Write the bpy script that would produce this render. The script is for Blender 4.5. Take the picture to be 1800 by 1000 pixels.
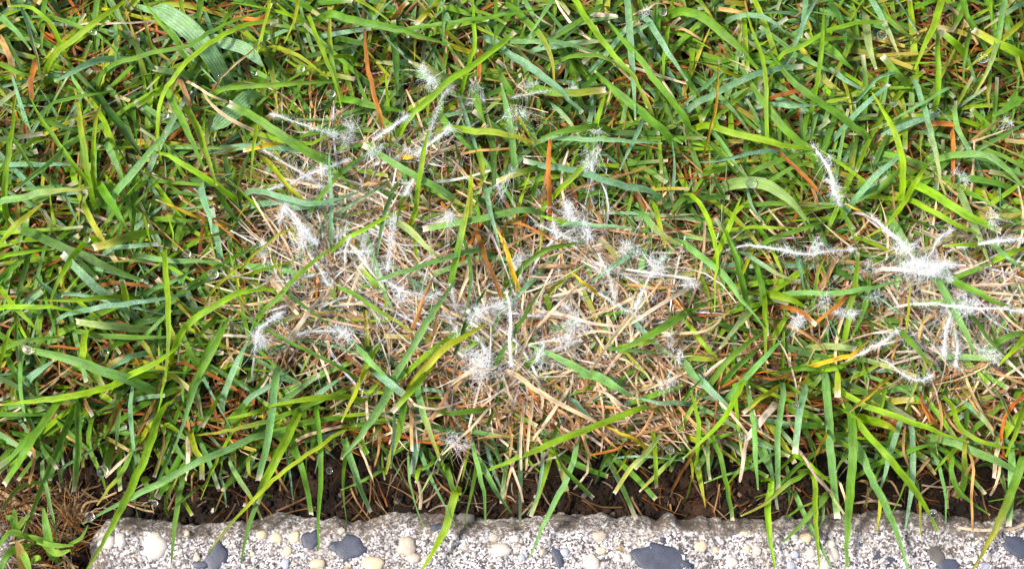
import bpy, math
import numpy as np
R = math.radians
rng = np.random.default_rng(7)
for o in list(bpy.data.objects): bpy.data.objects.remove(o)
SC = bpy.context.scene
COL = SC.collection

# ---------------------------------------------------------------- camera
TILT, DIST, FOC = R(20), 0.62, 50.0
cam_d = bpy.data.cameras.new('camera'); cam = bpy.data.objects.new('camera', cam_d); COL.objects.link(cam)
cam_d.lens = FOC; cam_d.sensor_width = 36; cam_d.clip_start = 0.01; cam_d.clip_end = 100
AIM = np.array([0, 0, 0.02])
CPOS = AIM + DIST * np.array([0, -math.sin(TILT), math.cos(TILT)])
cam.location = CPOS; cam.rotation_euler = (TILT, 0, 0)
SC.camera = cam
SC.render.resolution_x, SC.render.resolution_y = 1024, 568

# ---------------------------------------------------------------- sky and light
SUN_EL, SUN_AZ = R(56), R(-100)         # azimuth from +y towards +x: light from the side
w = bpy.data.worlds.new('World'); SC.world = w; w.use_nodes = True
nt = w.node_tree; bg = nt.nodes['Background']
sky = nt.nodes.new('ShaderNodeTexSky'); sky.sky_type = 'NISHITA'; sky.sun_disc = False
sky.sun_elevation = SUN_EL; sky.sun_rotation = SUN_AZ
sky.air_density = 1.0; sky.dust_density = 4.0; sky.ozone_density = 1.0
nt.links.new(sky.outputs[0], bg.inputs[0]); bg.inputs[1].default_value = 0.115
sd = bpy.data.lights.new('sun', 'SUN'); sd.energy = 2.7; sd.angle = R(8); sd.color = (1, .95, .87)
sun = bpy.data.objects.new('sun', sd); COL.objects.link(sun)
from mathutils import Vector
sdir = Vector((math.sin(SUN_AZ) * math.cos(SUN_EL), math.cos(SUN_AZ) * math.cos(SUN_EL), math.sin(SUN_EL)))
sun.rotation_euler = (-sdir).to_track_quat('-Z', 'Y').to_euler()
VS = SC.view_settings
VS.view_transform = 'Standard'; VS.look = 'None'; VS.gamma = 1; VS.use_curve_mapping = False
VS.exposure = 1.2

# ---------------------------------------------------------------- helpers
CT, ST = math.cos(TILT), math.sin(TILT)
def px(x, y, z):
    """photo pixel (1800x1000) -> world point at height z (arrays welcome)"""
    x = np.asarray(x, float); y = np.asarray(y, float); z = np.asarray(z, float)
    cx = (x - 900) / 1800 * 36 / FOC; cy = (500 - y) / 1800 * 36 / FOC
    d = np.stack([cx, cy * CT + ST, cy * ST - CT], -1)
    t = (z - CPOS[2]) / d[..., 2]
    return CPOS + d * t[..., None]
def to_px(P):
    P = np.asarray(P, float); v = P - CPOS
    cx = v[..., 0]; cy = v[..., 1] * CT + v[..., 2] * ST; cz = v[..., 1] * ST - v[..., 2] * CT
    return np.stack([900 + cx / cz * FOC / 36 * 1800, 500 - cy / cz * FOC / 36 * 1800], -1)
MPP = 36 / FOC / 1800                     # metres per pixel per metre of depth
def scale_at(P): return MPP * np.linalg.norm(np.asarray(P) - CPOS)

def vnoise(x, y, seed=0):
    """smooth value noise on a unit lattice"""
    x = np.asarray(x, float); y = np.asarray(y, float)
    xi = np.floor(x).astype(np.int64); yi = np.floor(y).astype(np.int64)
    fx = x - xi; fy = y - yi; fx = fx * fx * (3 - 2 * fx); fy = fy * fy * (3 - 2 * fy)
    def h(a, b):
        n = (a * 374761393 + b * 668265263 + seed * 982451653) & 0x7fffffff
        n = ((n ^ (n >> 13)) * 1274126177) & 0x7fffffff
        n = ((n ^ (n >> 11)) * 1103515245 + 12345) & 0x7fffffff
        return ((n ^ (n >> 15)) % 65536) / 65535.0
    a = h(xi, yi); b = h(xi + 1, yi); c = h(xi, yi + 1); d = h(xi + 1, yi + 1)
    return (a * (1 - fx) + b * fx) * (1 - fy) + (c * (1 - fx) + d * fx) * fy
def fbm(x, y, seed=0, o=4):
    s = 0; a = .5
    for i in range(o): s = s + a * (vnoise(x * 2**i, y * 2**i, seed + i) - .5); a *= .55
    return s
def sstep(a, b, x):
    t = np.clip((x - a) / (b - a), 0, 1); return t * t * (3 - 2 * t)

def mesh(name, V, F, mat, attrs=None, smooth=True):
    """V (n,3), F (m,k) -> mesh; attrs {name: (kind, array)}"""
    me = bpy.data.meshes.new(name)
    V = np.ascontiguousarray(V, np.float32).reshape(-1, 3); F = np.ascontiguousarray(F, np.int32)
    m, k = F.shape
    me.vertices.add(len(V)); me.vertices.foreach_set('co', V.ravel())
    me.loops.add(m * k); me.loops.foreach_set('vertex_index', F.ravel())
    me.polygons.add(m); me.polygons.foreach_set('loop_start', np.arange(0, m * k, k, dtype=np.int32))
    me.polygons.foreach_set('use_smooth', np.full(m, smooth))
    for an, (kind, arr) in (attrs or {}).items():
        a = me.attributes.new(an, kind, 'POINT'); arr = np.ascontiguousarray(arr, np.float32)
        a.data.foreach_set({'FLOAT': 'value', 'FLOAT_VECTOR': 'vector', 'FLOAT_COLOR': 'color'}[kind], arr.ravel())
    me.update(calc_edges=True); me.validate()
    if mat: me.materials.append(mat)
    return me
def obj(name, me, parent=None, label=None, cat=None, group=None, kind=None):
    o = bpy.data.objects.new(name, me); COL.objects.link(o)
    if parent: o.parent = parent
    for k, v in (('label', label), ('category', cat), ('group', group), ('kind', kind)):
        if v: o[k] = v
    return o

def unit(v): return v / np.maximum(np.linalg.norm(v, axis=-1, keepdims=True), 1e-12)
def ribbons(P, W, ref, fold, C, dew, rnd, cols=3, twist=None):
    """P (N,S,3) centre lines, W (N,S) widths, ref (N,3) facing, fold (N,), C (N,S,3) colours, dew (N,), rnd (N,)"""
    N, S, _ = P.shape
    T = unit(np.gradient(P, axis=1))
    side = unit(np.cross(T, ref[:, None, :] + 1e-4)); nrm = np.cross(side, T)
    if twist is not None:
        a = twist[:, None] * np.linspace(-.3, 1, S)[None]; a = a[..., None]
        side, nrm = side * np.cos(a) + nrm * np.sin(a), nrm * np.cos(a) - side * np.sin(a)
    us = np.linspace(-1, 1, cols)
    V = np.empty((N, S, cols, 3))
    for j, u in enumerate(us):
        V[:, :, j] = P + side * (W * .5 * u)[..., None] - nrm * (W * fold[:, None] * (1 - abs(u)))[..., None]
    L = np.concatenate([np.zeros((N, 1)), np.cumsum(np.linalg.norm(np.diff(P, axis=1), axis=-1), 1)], 1) * 1000
    i = np.arange(N * S * cols).reshape(N, S, cols)
    F = np.stack([i[:, :-1, :-1], i[:, :-1, 1:], i[:, 1:, 1:], i[:, 1:, :-1]], -1).reshape(-1, 4)
    uvr = np.empty((N, S, cols, 3)); uvr[..., 0] = us; uvr[..., 1] = L[..., None]; uvr[..., 2] = rnd[:, None, None]
    c4 = np.ones((N, S, cols, 4)); c4[..., :3] = C[:, :, None, :]
    dw = np.broadcast_to(dew[:, None, None], (N, S, cols))
    return V.reshape(-1, 3), F, {'col': ('FLOAT_COLOR', c4), 'uvr': ('FLOAT_VECTOR', uvr), 'dew': ('FLOAT', dw)}

# ---------------------------------------------------------------- materials
class NT:
    def __init__(s, name):
        s.m = bpy.data.materials.new(name); s.m.use_nodes = True; s.t = s.m.node_tree
        s.b = s.t.nodes['Principled BSDF']; s.out = s.t.nodes['Material Output']
    def n(s, typ, **kw):
        q = s.t.nodes.new('ShaderNode' + typ)
        for k, v in kw.items(): setattr(q, k, v)
        return q
    def l(s, a, b): s.t.links.new(a, b)
    def val(s, sock, v):
        if hasattr(v, 'node'): s.l(v, sock)
        else: sock.default_value = v
    def math(s, op, a, b=0.0, c=0.0, clamp=False):
        q = s.n('Math', operation=op, use_clamp=clamp)
        for i, v in enumerate((a, b, c)): s.val(q.inputs[i], v)
        return q.outputs[0]
    def mix(s, f, a, b, blend='MIX'):
        q = s.n('Mix', data_type='RGBA', blend_type=blend, clamp_factor=True)
        s.val(q.inputs[0], f); s.val(q.inputs[6], a); s.val(q.inputs[7], b); return q.outputs[2]
    def attr(s, name): return s.n('Attribute', attribute_name=name)
    def noise(s, vec, scale, detail=3, rough=.55):
        q = s.n('TexNoise'); s.val(q.inputs['Vector'], vec); q.inputs['Scale'].default_value = scale
        q.inputs['Detail'].default_value = detail; q.inputs['Roughness'].default_value = rough; return q.outputs[0]
    def xyz(s, x, y, z):
        q = s.n('CombineXYZ')
        for i, v in enumerate((x, y, z)): s.val(q.inputs[i], v)
        return q.outputs[0]
    def ramp(s, f, stops):
        q = s.n('ValToRGB'); e = q.color_ramp.elements
        while len(e) < len(stops): e.new(.5)
        for i, (p, c) in enumerate(stops): e[i].position = p; e[i].color = (*c, 1)
        s.val(q.inputs[0], f); return q.outputs[0]
    def rng(s, v, a, b, c, d):
        q = s.n('MapRange'); s.val(q.inputs[0], v)
        for i, k in enumerate((a, b, c, d)): q.inputs[i + 1].default_value = k
        return q.outputs[0]
    def bump(s, h, strength, dist, normal=None):
        q = s.n('Bump'); q.inputs['Strength'].default_value = strength; q.inputs['Distance'].default_value = dist
        s.val(q.inputs['Height'], h)
        if normal: s.l(normal, q.inputs['Normal'])
        return q.outputs[0]

def leaf_material(name, trans, rough, spec, lo=.68, hi=1.32, spots=.45):
    k = NT(name)
    col = k.attr('col').outputs['Color']; dew = k.attr('dew').outputs['Fac']
    sp = k.n('SeparateXYZ'); k.l(k.attr('uvr').outputs['Vector'], sp.inputs[0]); u, v, r = sp.outputs
    vein = k.math('SINE', k.math('MULTIPLY', u, 19.0))
    mid = k.math('SUBTRACT', 1.0, k.math('MULTIPLY', k.math('ABSOLUTE', u), 5.0), clamp=True)
    r50 = k.math('MULTIPLY', r, 50.0)
    n1 = k.noise(k.xyz(k.math('MULTIPLY', u, .5), k.math('MULTIPLY', v, .12), r50), 1.0, 3)
    n2 = k.noise(k.xyz(k.math('MULTIPLY', u, 1.6), k.math('MULTIPLY', v, .55), k.math('ADD', r50, 9.0)), 1.0, 2)
    f = k.math('MULTIPLY', k.math('ADD', 1.0, k.math('MULTIPLY', vein, .17)), k.rng(n1, .3, .7, lo, hi))
    f = k.math('SUBTRACT', f, k.math('MULTIPLY', mid, .20))
    g = k.xyz(f, f, f)
    c = k.mix(1.0, col, g, 'MULTIPLY')
    c = k.mix(k.rng(n2, .66, .78, 0, spots), c, (.42, .27, .09, 1))
    geo = k.n('NewGeometry')
    vo = k.n('TexVoronoi'); k.l(geo.outputs['Position'], vo.inputs['Vector']); vo.inputs['Scale'].default_value = 1400
    drop = k.rng(vo.outputs['Distance'], .12, .5, 1, 0)
    nd = k.noise(geo.outputs['Position'], 220, 3)
    dm = k.math('MULTIPLY', dew, k.rng(nd, .3, .66, .25, 1.0))
    df = k.math('MULTIPLY', dm, k.math('ADD', .24, k.math('MULTIPLY', drop, .5)), clamp=True)
    rim = k.math('MULTIPLY', k.math('MULTIPLY', k.rng(k.math('ABSOLUTE', u), .72, 1.0, 0, 1), k.rng(nd, .42, .6, 0, .55)), k.math('ADD', .35, dew), clamp=True)
    df = k.math('MAXIMUM', df, k.math('MULTIPLY', rim, .32))
    c = k.mix(df, c, (.58, .78, .68, 1))
    h = k.math('ADD', k.math('MULTIPLY', vein, .35), k.math('MULTIPLY', k.math('MULTIPLY', drop, dm), 1.2))
    nb = k.bump(h, .55, .00025)
    k.l(c, k.b.inputs['Base Color']); k.l(nb, k.b.inputs['Normal'])
    k.b.inputs['Roughness'].default_value = rough; k.b.inputs['Specular IOR Level'].default_value = spec
    tr = k.n('BsdfTranslucent'); k.l(k.mix(1.0, c, (1.25, 1.15, .6, 1), 'MULTIPLY'), tr.inputs[0]); k.l(nb, tr.inputs[1])
    mx = k.n('MixShader'); mx.inputs[0].default_value = trans
    k.l(k.b.outputs[0], mx.inputs[1]); k.l(tr.outputs[0], mx.inputs[2]); k.l(mx.outputs[0], k.out.inputs[0])
    return k.m
M_LEAF = leaf_material('grass_leaf', .34, .42, .28)
M_STRAW = leaf_material('dry_straw', .18, .65, .25, .45, 1.5, .15)

k = NT('mould_fibre')
k.b.inputs['Base Color'].default_value = (.86, .88, .90, 1); k.b.inputs['Roughness'].default_value = .8
tr = k.n('BsdfTranslucent'); tr.inputs[0].default_value = (.88, .90, .93, 1)
mx = k.n('MixShader'); mx.inputs[0].default_value = .4
k.l(k.b.outputs[0], mx.inputs[1]); k.l(tr.outputs[0], mx.inputs[2]); k.l(mx.outputs[0], k.out.inputs[0])
M_FIB = k.m

k = NT('water_drop')
k.b.inputs['Base Color'].default_value = (1, 1, 1, 1); k.b.inputs['Roughness'].default_value = .0
k.b.inputs['IOR'].default_value = 1.33; k.b.inputs['Transmission Weight'].default_value = 1
M_WATER = k.m

k = NT('soil')
geo = k.n('NewGeometry'); P = geo.outputs['Position']
n1 = k.noise(P, 60, 5); n2 = k.noise(P, 700, 3); n3 = k.noise(P, 25, 2)
c = k.ramp(n1, [(.3, (.007, .004, .0025)), (.5, (.018, .010, .0055)), (.66, (.042, .021, .011)), (.8, (.075, .037, .020))])
c = k.mix(k.rng(n2, .64, .76, 0, .5), c, (.085, .055, .035, 1))
c = k.mix(k.rng(n3, .5, .7, 0, .55), c, (.006, .005, .0045, 1))
k.l(c, k.b.inputs['Base Color']); k.b.inputs['Roughness'].default_value = .9; k.b.inputs['Specular IOR Level'].default_value = .2
k.l(k.bump(k.math('ADD', n2, n1), .8, .0012), k.b.inputs['Normal'])
M_SOIL = k.m

k = NT('concrete')
geo = k.n('NewGeometry'); P = geo.outputs['Position']
vo = k.n('TexVoronoi'); k.l(P, vo.inputs['Vector']); vo.inputs['Scale'].default_value = 1300
sepc = k.n('SeparateColor'); k.l(vo.outputs['Color'], sepc.inputs[0])
n1 = k.noise(P, 480, 4, .7); n2 = k.noise(P, 60, 4); n3 = k.noise(P, 1500, 2)
gr = k.math('ADD', k.math('MULTIPLY', sepc.outputs[0], .45), k.math('MULTIPLY', n1, .75))
c = k.ramp(gr, [(.38, (.03, .026, .023)), (.50, (.12, .10, .092)), (.61, (.30, .275, .27)), (.74, (.52, .50, .51)), (.9, (.68, .67, .69))])
c = k.mix(k.rng(n1, .60, .72, 0, .75), c, (.09, .075, .07, 1))
c = k.mix(k.rng(n2, .54, .68, 0, .35), c, (.30, .25, .20, 1))
n4 = k.noise(k.n('VectorMath', operation='ADD').outputs[0], 1) if False else k.noise(P, 95, 3)
c = k.mix(k.rng(n4, .66, .74, 0, .7), c, (.30, .20, .05, 1))
ed = k.attr('stain').outputs['Fac']
dirt = k.math('MULTIPLY', ed, k.rng(k.math('ADD', k.math('MULTIPLY', n1, .7), k.math('MULTIPLY', n2, .5)), .56, .74, 1.0, .12), clamp=True)
c = k.mix(dirt, c, k.ramp(n2, [(.3, (.055, .042, .03)), (.55, (.13, .10, .075)), (.7, (.10, .085, .03))]))
k.l(c, k.b.inputs['Base Color']); k.b.inputs['Roughness'].default_value = .8
k.l(k.bump(k.math('ADD', gr, n3), .7, .0007), k.b.inputs['Normal'])
M_CONC = k.m

def stone_mat(name, base, var, rough=.45, sc=200):
    k = NT(name); geo = k.n('NewGeometry'); P = geo.outputs['Position']
    n = k.noise(P, sc, 5, .65); m = k.noise(P, sc * 6, 2)
    c = k.ramp(n, [(.3, tuple(x * (1 - var) for x in base)), (.6, base), (.8, tuple(min(.9, x * (1 + var)) for x in base))])
    c = k.mix(k.rng(m, .62, .72, 0, .35), c, tuple(min(.85, x * 1.7) for x in base) + (1,))
    k.l(c, k.b.inputs['Base Color']); k.b.inputs['Roughness'].default_value = rough
    k.l(k.bump(m, .4, .0003), k.b.inputs['Normal']); return k.m
M_ST = {'w': stone_mat('white_pebble', (.46, .41, .355), .25), 'c': stone_mat('cream_pebble', (.52, .40, .26), .25),
        'd': stone_mat('slate', (.040, .047, .072), .45, .55), 'g': stone_mat('grey_pebble', (.32, .33, .38), .25),
        't': stone_mat('tan_pebble', (.38, .32, .25), .25), 'h': stone_mat('grey_stone', (.09, .08, .072), .35, .7), 'r': stone_mat('brown_stone', (.17, .075, .042), .35, .7)}

# ---------------------------------------------------------------- traced blades
# tile: (x offset, y offset, zoom).  Each line: colour width layer [flags] points root->tip
# colours: l lime, g green, d dark, b blue dewy, c blue-green, p pale, y yellow-green, Y yellow,
#          s straw, o orange, t pale straw, k brown, w white with mould
# flags: c cut dry tip, q pointed tip, < listed tip first
TILES = {}
TILES[(0, 0, 2.9417)] = """
l 26 h c 815,640 835,510 870,440 950,340 1060,245 1180,170 1300,120 1440,112
g 24 h q 560,350 700,300 850,262 970,240 1060,185 1180,120 1300,75 1420,45
l 30 h q 280,285 400,190 500,105 600,35 690,-30
b 32 h q 570,305 480,320 390,365 330,400 280,420
l 22 h q 300,200 270,130 200,65 130,32 40,35
b 24 h q 100,20 140,120 170,220 195,320 210,400
g 20 h q 230,95 320,105 420,145 520,190 600,270 640,330
d 24 m q 590,150 700,240 770,320 830,400
c 20 h q 595,120 600,260 590,370
g 28 h q 940,270 900,200 830,120 740,10
g 30 m q 1035,-10 1030,80 1025,170
l 22 m q 930,-20 945,60 990,150
y 20 h q 1395,-10 1380,80 1345,200 1330,270
y 18 h q 1545,-10 1520,110 1470,225
l 22 h q 1600,90 1650,220 1700,340 1740,450 1765,560
g 24 h q 1740,430 1720,330 1705,180 1710,40
y 24 h q 1390,240 1500,270 1600,330 1700,410
l 22 m q 1765,290 1650,330 1560,355 1480,310
g 26 h q 1120,480 1270,445 1420,440 1600,430 1765,425
t 14 h q 985,430 1080,490 1180,530
t 22 h q 1330,690 1190,620 1090,540 1045,460
l 24 h q 1330,690 1450,725 1600,745 1700,690 1765,640
g 45 h c < 1180,535 1300,600 1400,660 1500,730 1600,790 1700,840
g 26 m q 1765,660 1650,680 1550,710 1490,720
Y 24 h c 1460,735 1370,755 1255,780
c 36 h q 600,1000 680,900 770,790 860,680
l 30 h q < 760,785 860,800 960,860 1060,920 1140,970
d 50 m q 480,470 560,570 640,670 730,800
g 35 h q 860,470 920,580 980,700 1020,800 1060,880
l 34 h q 960,560 1020,660 1060,780 1100,900 1120,960
l 28 h q 460,950 440,800 420,680 410,560 385,460
l 22 h q < 160,510 200,600 260,680 340,800 440,920
l 28 h q < 80,570 60,690 40,820 20,980
g 24 m q 0,650 80,740 150,850 200,920
g 18 h q 270,535 400,500 500,485 600,470
c 26 h c < 70,990 180,900 290,810 380,730
b 24 m q 0,860 120,850 280,850 420,850
o 30 m q 190,300 160,420 165,520
s 30 m q 0,200 50,300 75,430
s 30 m q 920,400 970,500 985,580
t 10 h q 370,125 500,125 650,120 820,110
t 12 h q < 1365,215 1270,290 1160,385
w 14 h q 1420,590 1520,630 1640,670 1740,700
w 16 m q 1370,780 1480,850 1600,920 1690,990
l 18 h q 1330,640 1310,760 1295,950
c 30 m q 1290,800 1250,900 1220,1000
d 26 m q 220,620 340,660 450,690
l 20 h q < 520,540 490,650 480,790
c 34 m q 550,730 600,850 640,950
c 24 m q 880,760 1050,765 1250,765
d 30 m q 1380,300 1410,400 1435,560
g 24 m q 1580,360 1540,470 1490,590
g 26 m q 0,330 90,380 190,390
d 24 m q 20,180 80,300 150,430
c 28 m q 0,90 90,170 160,260
g 26 m q 230,-10 220,120 215,260
o 24 m q 1240,95 1330,105 1395,65
l 30 m q 1070,380 1065,330 1085,270
d 30 k q 700,150 800,260 900,330
g 26 m q 1130,150 1180,260 1210,330
d 34 m c 1010,400 900,375 790,355
c 22 m q 360,380 420,470 480,560
"""
TILES[(600, 0, 2.9417)] = """
g 40 h q -60,75 0,90 150,125 300,155 420,190 560,235
g 32 h q 330,155 500,130 700,100 900,70 1080,40
l 32 h c 510,-10 450,60 380,130
c 24 h q 535,-10 530,100 525,230
l 22 h q 660,330 685,260 685,120 680,-10
g 18 h q 800,-10 795,150 788,300
l 32 h c 350,610 440,530 560,420 680,340 800,250 900,165
g 26 m q 480,110 530,200 590,290
g 32 h q 870,30 960,110 1040,200 1090,310 1100,420
c 24 h q 935,-10 1000,100 1050,200
c 28 h q 1100,-10 1040,80 970,190
g 28 h q 1340,30 1230,110 1130,180 1030,245
l 30 h q 1200,-10 1260,90 1340,200 1430,310 1520,410 1580,560
b 34 h q 1475,-10 1490,150 1500,300 1515,480 1520,620
g 32 h q < 1380,110 1460,210 1560,330 1650,450 1765,590
c 26 h q 840,215 980,215 1120,220 1230,245 1330,275
b 42 h q 720,195 800,220 870,280 960,340 1050,400 1120,455 1180,520 1250,580
b 30 m q 1000,260 1100,240 1250,220 1400,210
b 30 h q 1580,100 1650,210 1720,320 1790,420
b 24 m q 1510,170 1580,130 1640,110
g 20 h q 1110,325 1220,290 1330,290 1420,330 1500,410
g 40 h q < 1310,370 1400,450 1500,540 1600,620 1680,690
g 40 h c 1000,460 1100,480 1220,480 1370,465
w 14 m q 900,500 1000,482 1120,470 1215,460
p 40 h c 570,405 510,385 430,350 340,315
b 30 m q 340,325 260,325 180,325
w 24 h q 430,760 450,700 480,620 510,530 560,450
l 25 h q 395,1000 410,880 430,760 460,650
w 24 h q 235,680 290,640 340,605
w 20 h c 440,755 520,700 560,665
l 34 h q 550,670 700,680 850,695 960,725 1030,735
g 36 h q < 1030,715 1120,685 1250,665 1330,660
b 24 h q 1080,715 1250,720 1420,725 1660,742
l 26 h q 1310,700 1340,560 1370,475
c 34 h q 890,790 870,660 850,540 825,430
y 24 h q 850,500 900,580 950,660 985,730
g 45 m q 680,460 710,560 745,650
b 22 m q 600,480 650,620 700,780 740,900
g 28 m q < 800,330 850,430 900,520
c 36 h c < 110,750 200,800 300,860 420,930 540,1000
g 34 m q 510,600 590,690 680,790
b 26 m q 130,800 50,870 -10,905
g 34 m q 0,510 110,535 230,560 330,580
o 22 h q < 120,150 125,260 150,400 190,560 210,640
l 24 m q < 235,340 230,420 240,510
d 34 m q 260,130 280,300 290,500
o 22 m q 715,280 712,430
y 30 h c 665,1010 668,930 672,850
g 34 h c 1030,870 900,900 800,940
b 42 h c < 940,830 1060,860 1200,880 1330,920 1480,965 1600,990
l 28 h c 1110,1000 1150,960 1250,860 1340,765
o 24 h q 1075,1000 1070,850 1080,720
w 24 m q 1300,990 1295,820
g 20 m q 1640,480 1680,560 1720,650
b 22 m q 1570,610 1500,750 1440,880
g 28 m q 1690,700 1765,745
k 36 m q 1010,345 1080,425
b 22 h q 105,30 180,130 250,220 340,310
b 26 m q 1090,540 1170,620 1240,720
w 14 m q 640,545 740,520
t 10 h q 1580,50 1620,20 1670,25 1680,50
d 30 m q 0,200 90,220 190,240
g 30 m q 560,40 640,70 700,90
d 30 m q 1120,250 1170,330 1150,440
g 30 m q 1650,60 1640,140 1645,230
l 22 m q 1690,150 1670,300 1665,420
t 24 m c 1300,80 1420,85
o 24 m c 310,40 345,10
d 34 m q 760,690 790,800 785,1000
s 16 m q 650,790 780,775 900,765
g 34 m q 700,760 730,870 720,990
d 26 k q 1420,760 1460,850 1500,960
g 26 m q 990,1000 1010,930 1040,880
"""
TILES[(1200, 0, 2.9417)] = """
g 45 h q 0,60 100,90 200,170 300,260 390,360
g 26 m q 70,-10 130,60 160,110
b 26 h q 320,80 400,85 470,115 530,170
l 20 h q < 330,70 370,180 410,290 430,420 435,700
l 22 h c < 1060,118 950,115 820,140 720,175 620,240 540,265 500,300
b 24 h q 590,200 640,90 700,-10
b 26 m q 640,-10 620,120 615,200
l 24 h q 690,460 700,400 720,250 730,40
b 34 h c < 625,345 500,355 380,385 260,435 140,500 50,550
g 34 h q < 440,260 520,370 600,450 700,520 800,590 880,650 940,690
g 38 h q < 310,360 380,470 450,570 540,680 620,750 680,820
y 26 h q < 80,325 180,350 290,395
Y 18 h q < 180,310 185,430 170,560 150,640
l 34 h q 130,650 260,690 400,720 540,755 690,775
c 32 m q 130,660 210,760 280,860 340,930
b 22 h q < 40,840 170,835 300,805 400,785 490,785
g 26 m q 350,890 450,850 560,810 680,775
b 24 h q 450,540 560,548 700,545
g 14 m q 720,545 860,540 950,525
b 20 h q 960,460 1020,400 1080,380 1140,382
b 28 h c 870,620 960,530 1070,435
l 30 h q < 980,480 1040,580 1100,700 1135,820 1140,920
c 26 h q < 945,685 1070,630 1200,560 1320,490 1390,450
b 28 h q 1200,420 1240,540 1280,680 1310,800 1340,950 1360,1010
l 34 h q 1335,-10 1310,110 1250,240 1200,360
g 34 h q 1445,-10 1470,80 1500,160
l 30 h c 1320,460 1320,280 1320,140
l 34 h c < 1330,160 1390,210 1440,260
g 26 h q 1490,160 1460,280 1450,430
c 28 h q 1665,-10 1640,160 1600,310 1550,420 1510,490
b 24 m q 1765,20 1690,60 1560,150
y 26 h q 1765,110 1660,200 1560,280 1470,360
l 40 h c < 1500,155 1600,210 1700,260 1765,290
b 22 m q 1100,-10 1170,100 1220,180
b 28 m q 970,-10 1030,100 1080,200 1120,290
g 28 m q 1020,60 1120,150 1200,200
l 20 m q 1590,-10 1595,120
g 26 m q 1700,220 1740,330 1765,420
g 50 m q 1765,490 1680,560 1600,600
c 34 h q 1410,800 1550,800 1640,840 1720,920 1765,970
l 28 h q < 1270,840 1220,920 1170,1000
b 32 h q 920,1000 1000,910 1080,840 1160,780
g 30 m q 990,1000 1090,910 1140,860
l 24 m q 750,530 860,505
g 36 h c < 1030,290 1100,370 1150,430
p 44 m q 940,60 960,230 1000,360
b 26 m q 760,360 850,420 940,470
c 26 m q 600,290 700,340 780,380
c 26 m q 500,450 570,500 660,550
o 30 m q 1290,640 1420,645
o 22 m q 1400,690 1395,950
s 24 m q 180,45 300,65 340,75
s 20 m c 265,180 290,140
o 22 m q 480,500 600,470 670,435
o 24 m q 450,750 560,840 640,920 700,990
s 14 m q 0,150 100,210
w 20 h q 690,775 740,850 780,940 790,990
s 12 m q 1540,690 1640,620 1700,600
p 58 h q 340,945 440,960 550,1030 640,1140
g 22 m q 450,940 560,870 700,830
g 40 m q 730,230 800,290 880,360
g 30 k q 880,40 900,200 930,330
d 30 m q 770,20 830,150 850,260
g 34 m q 880,200 830,310 760,420
d 34 k q 900,650 880,800 870,960
g 24 m q 1590,380 1580,480 1585,560
c 26 m q 1400,570 1430,680 1490,770
d 26 m q 400,620 420,690 400,780
g 26 m q 640,600 630,680 630,750
c 24 m q 690,600 670,680 660,740
d 28 m q 0,370 60,460 110,540
d 28 m q 330,720 320,800 330,860
"""
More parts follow.
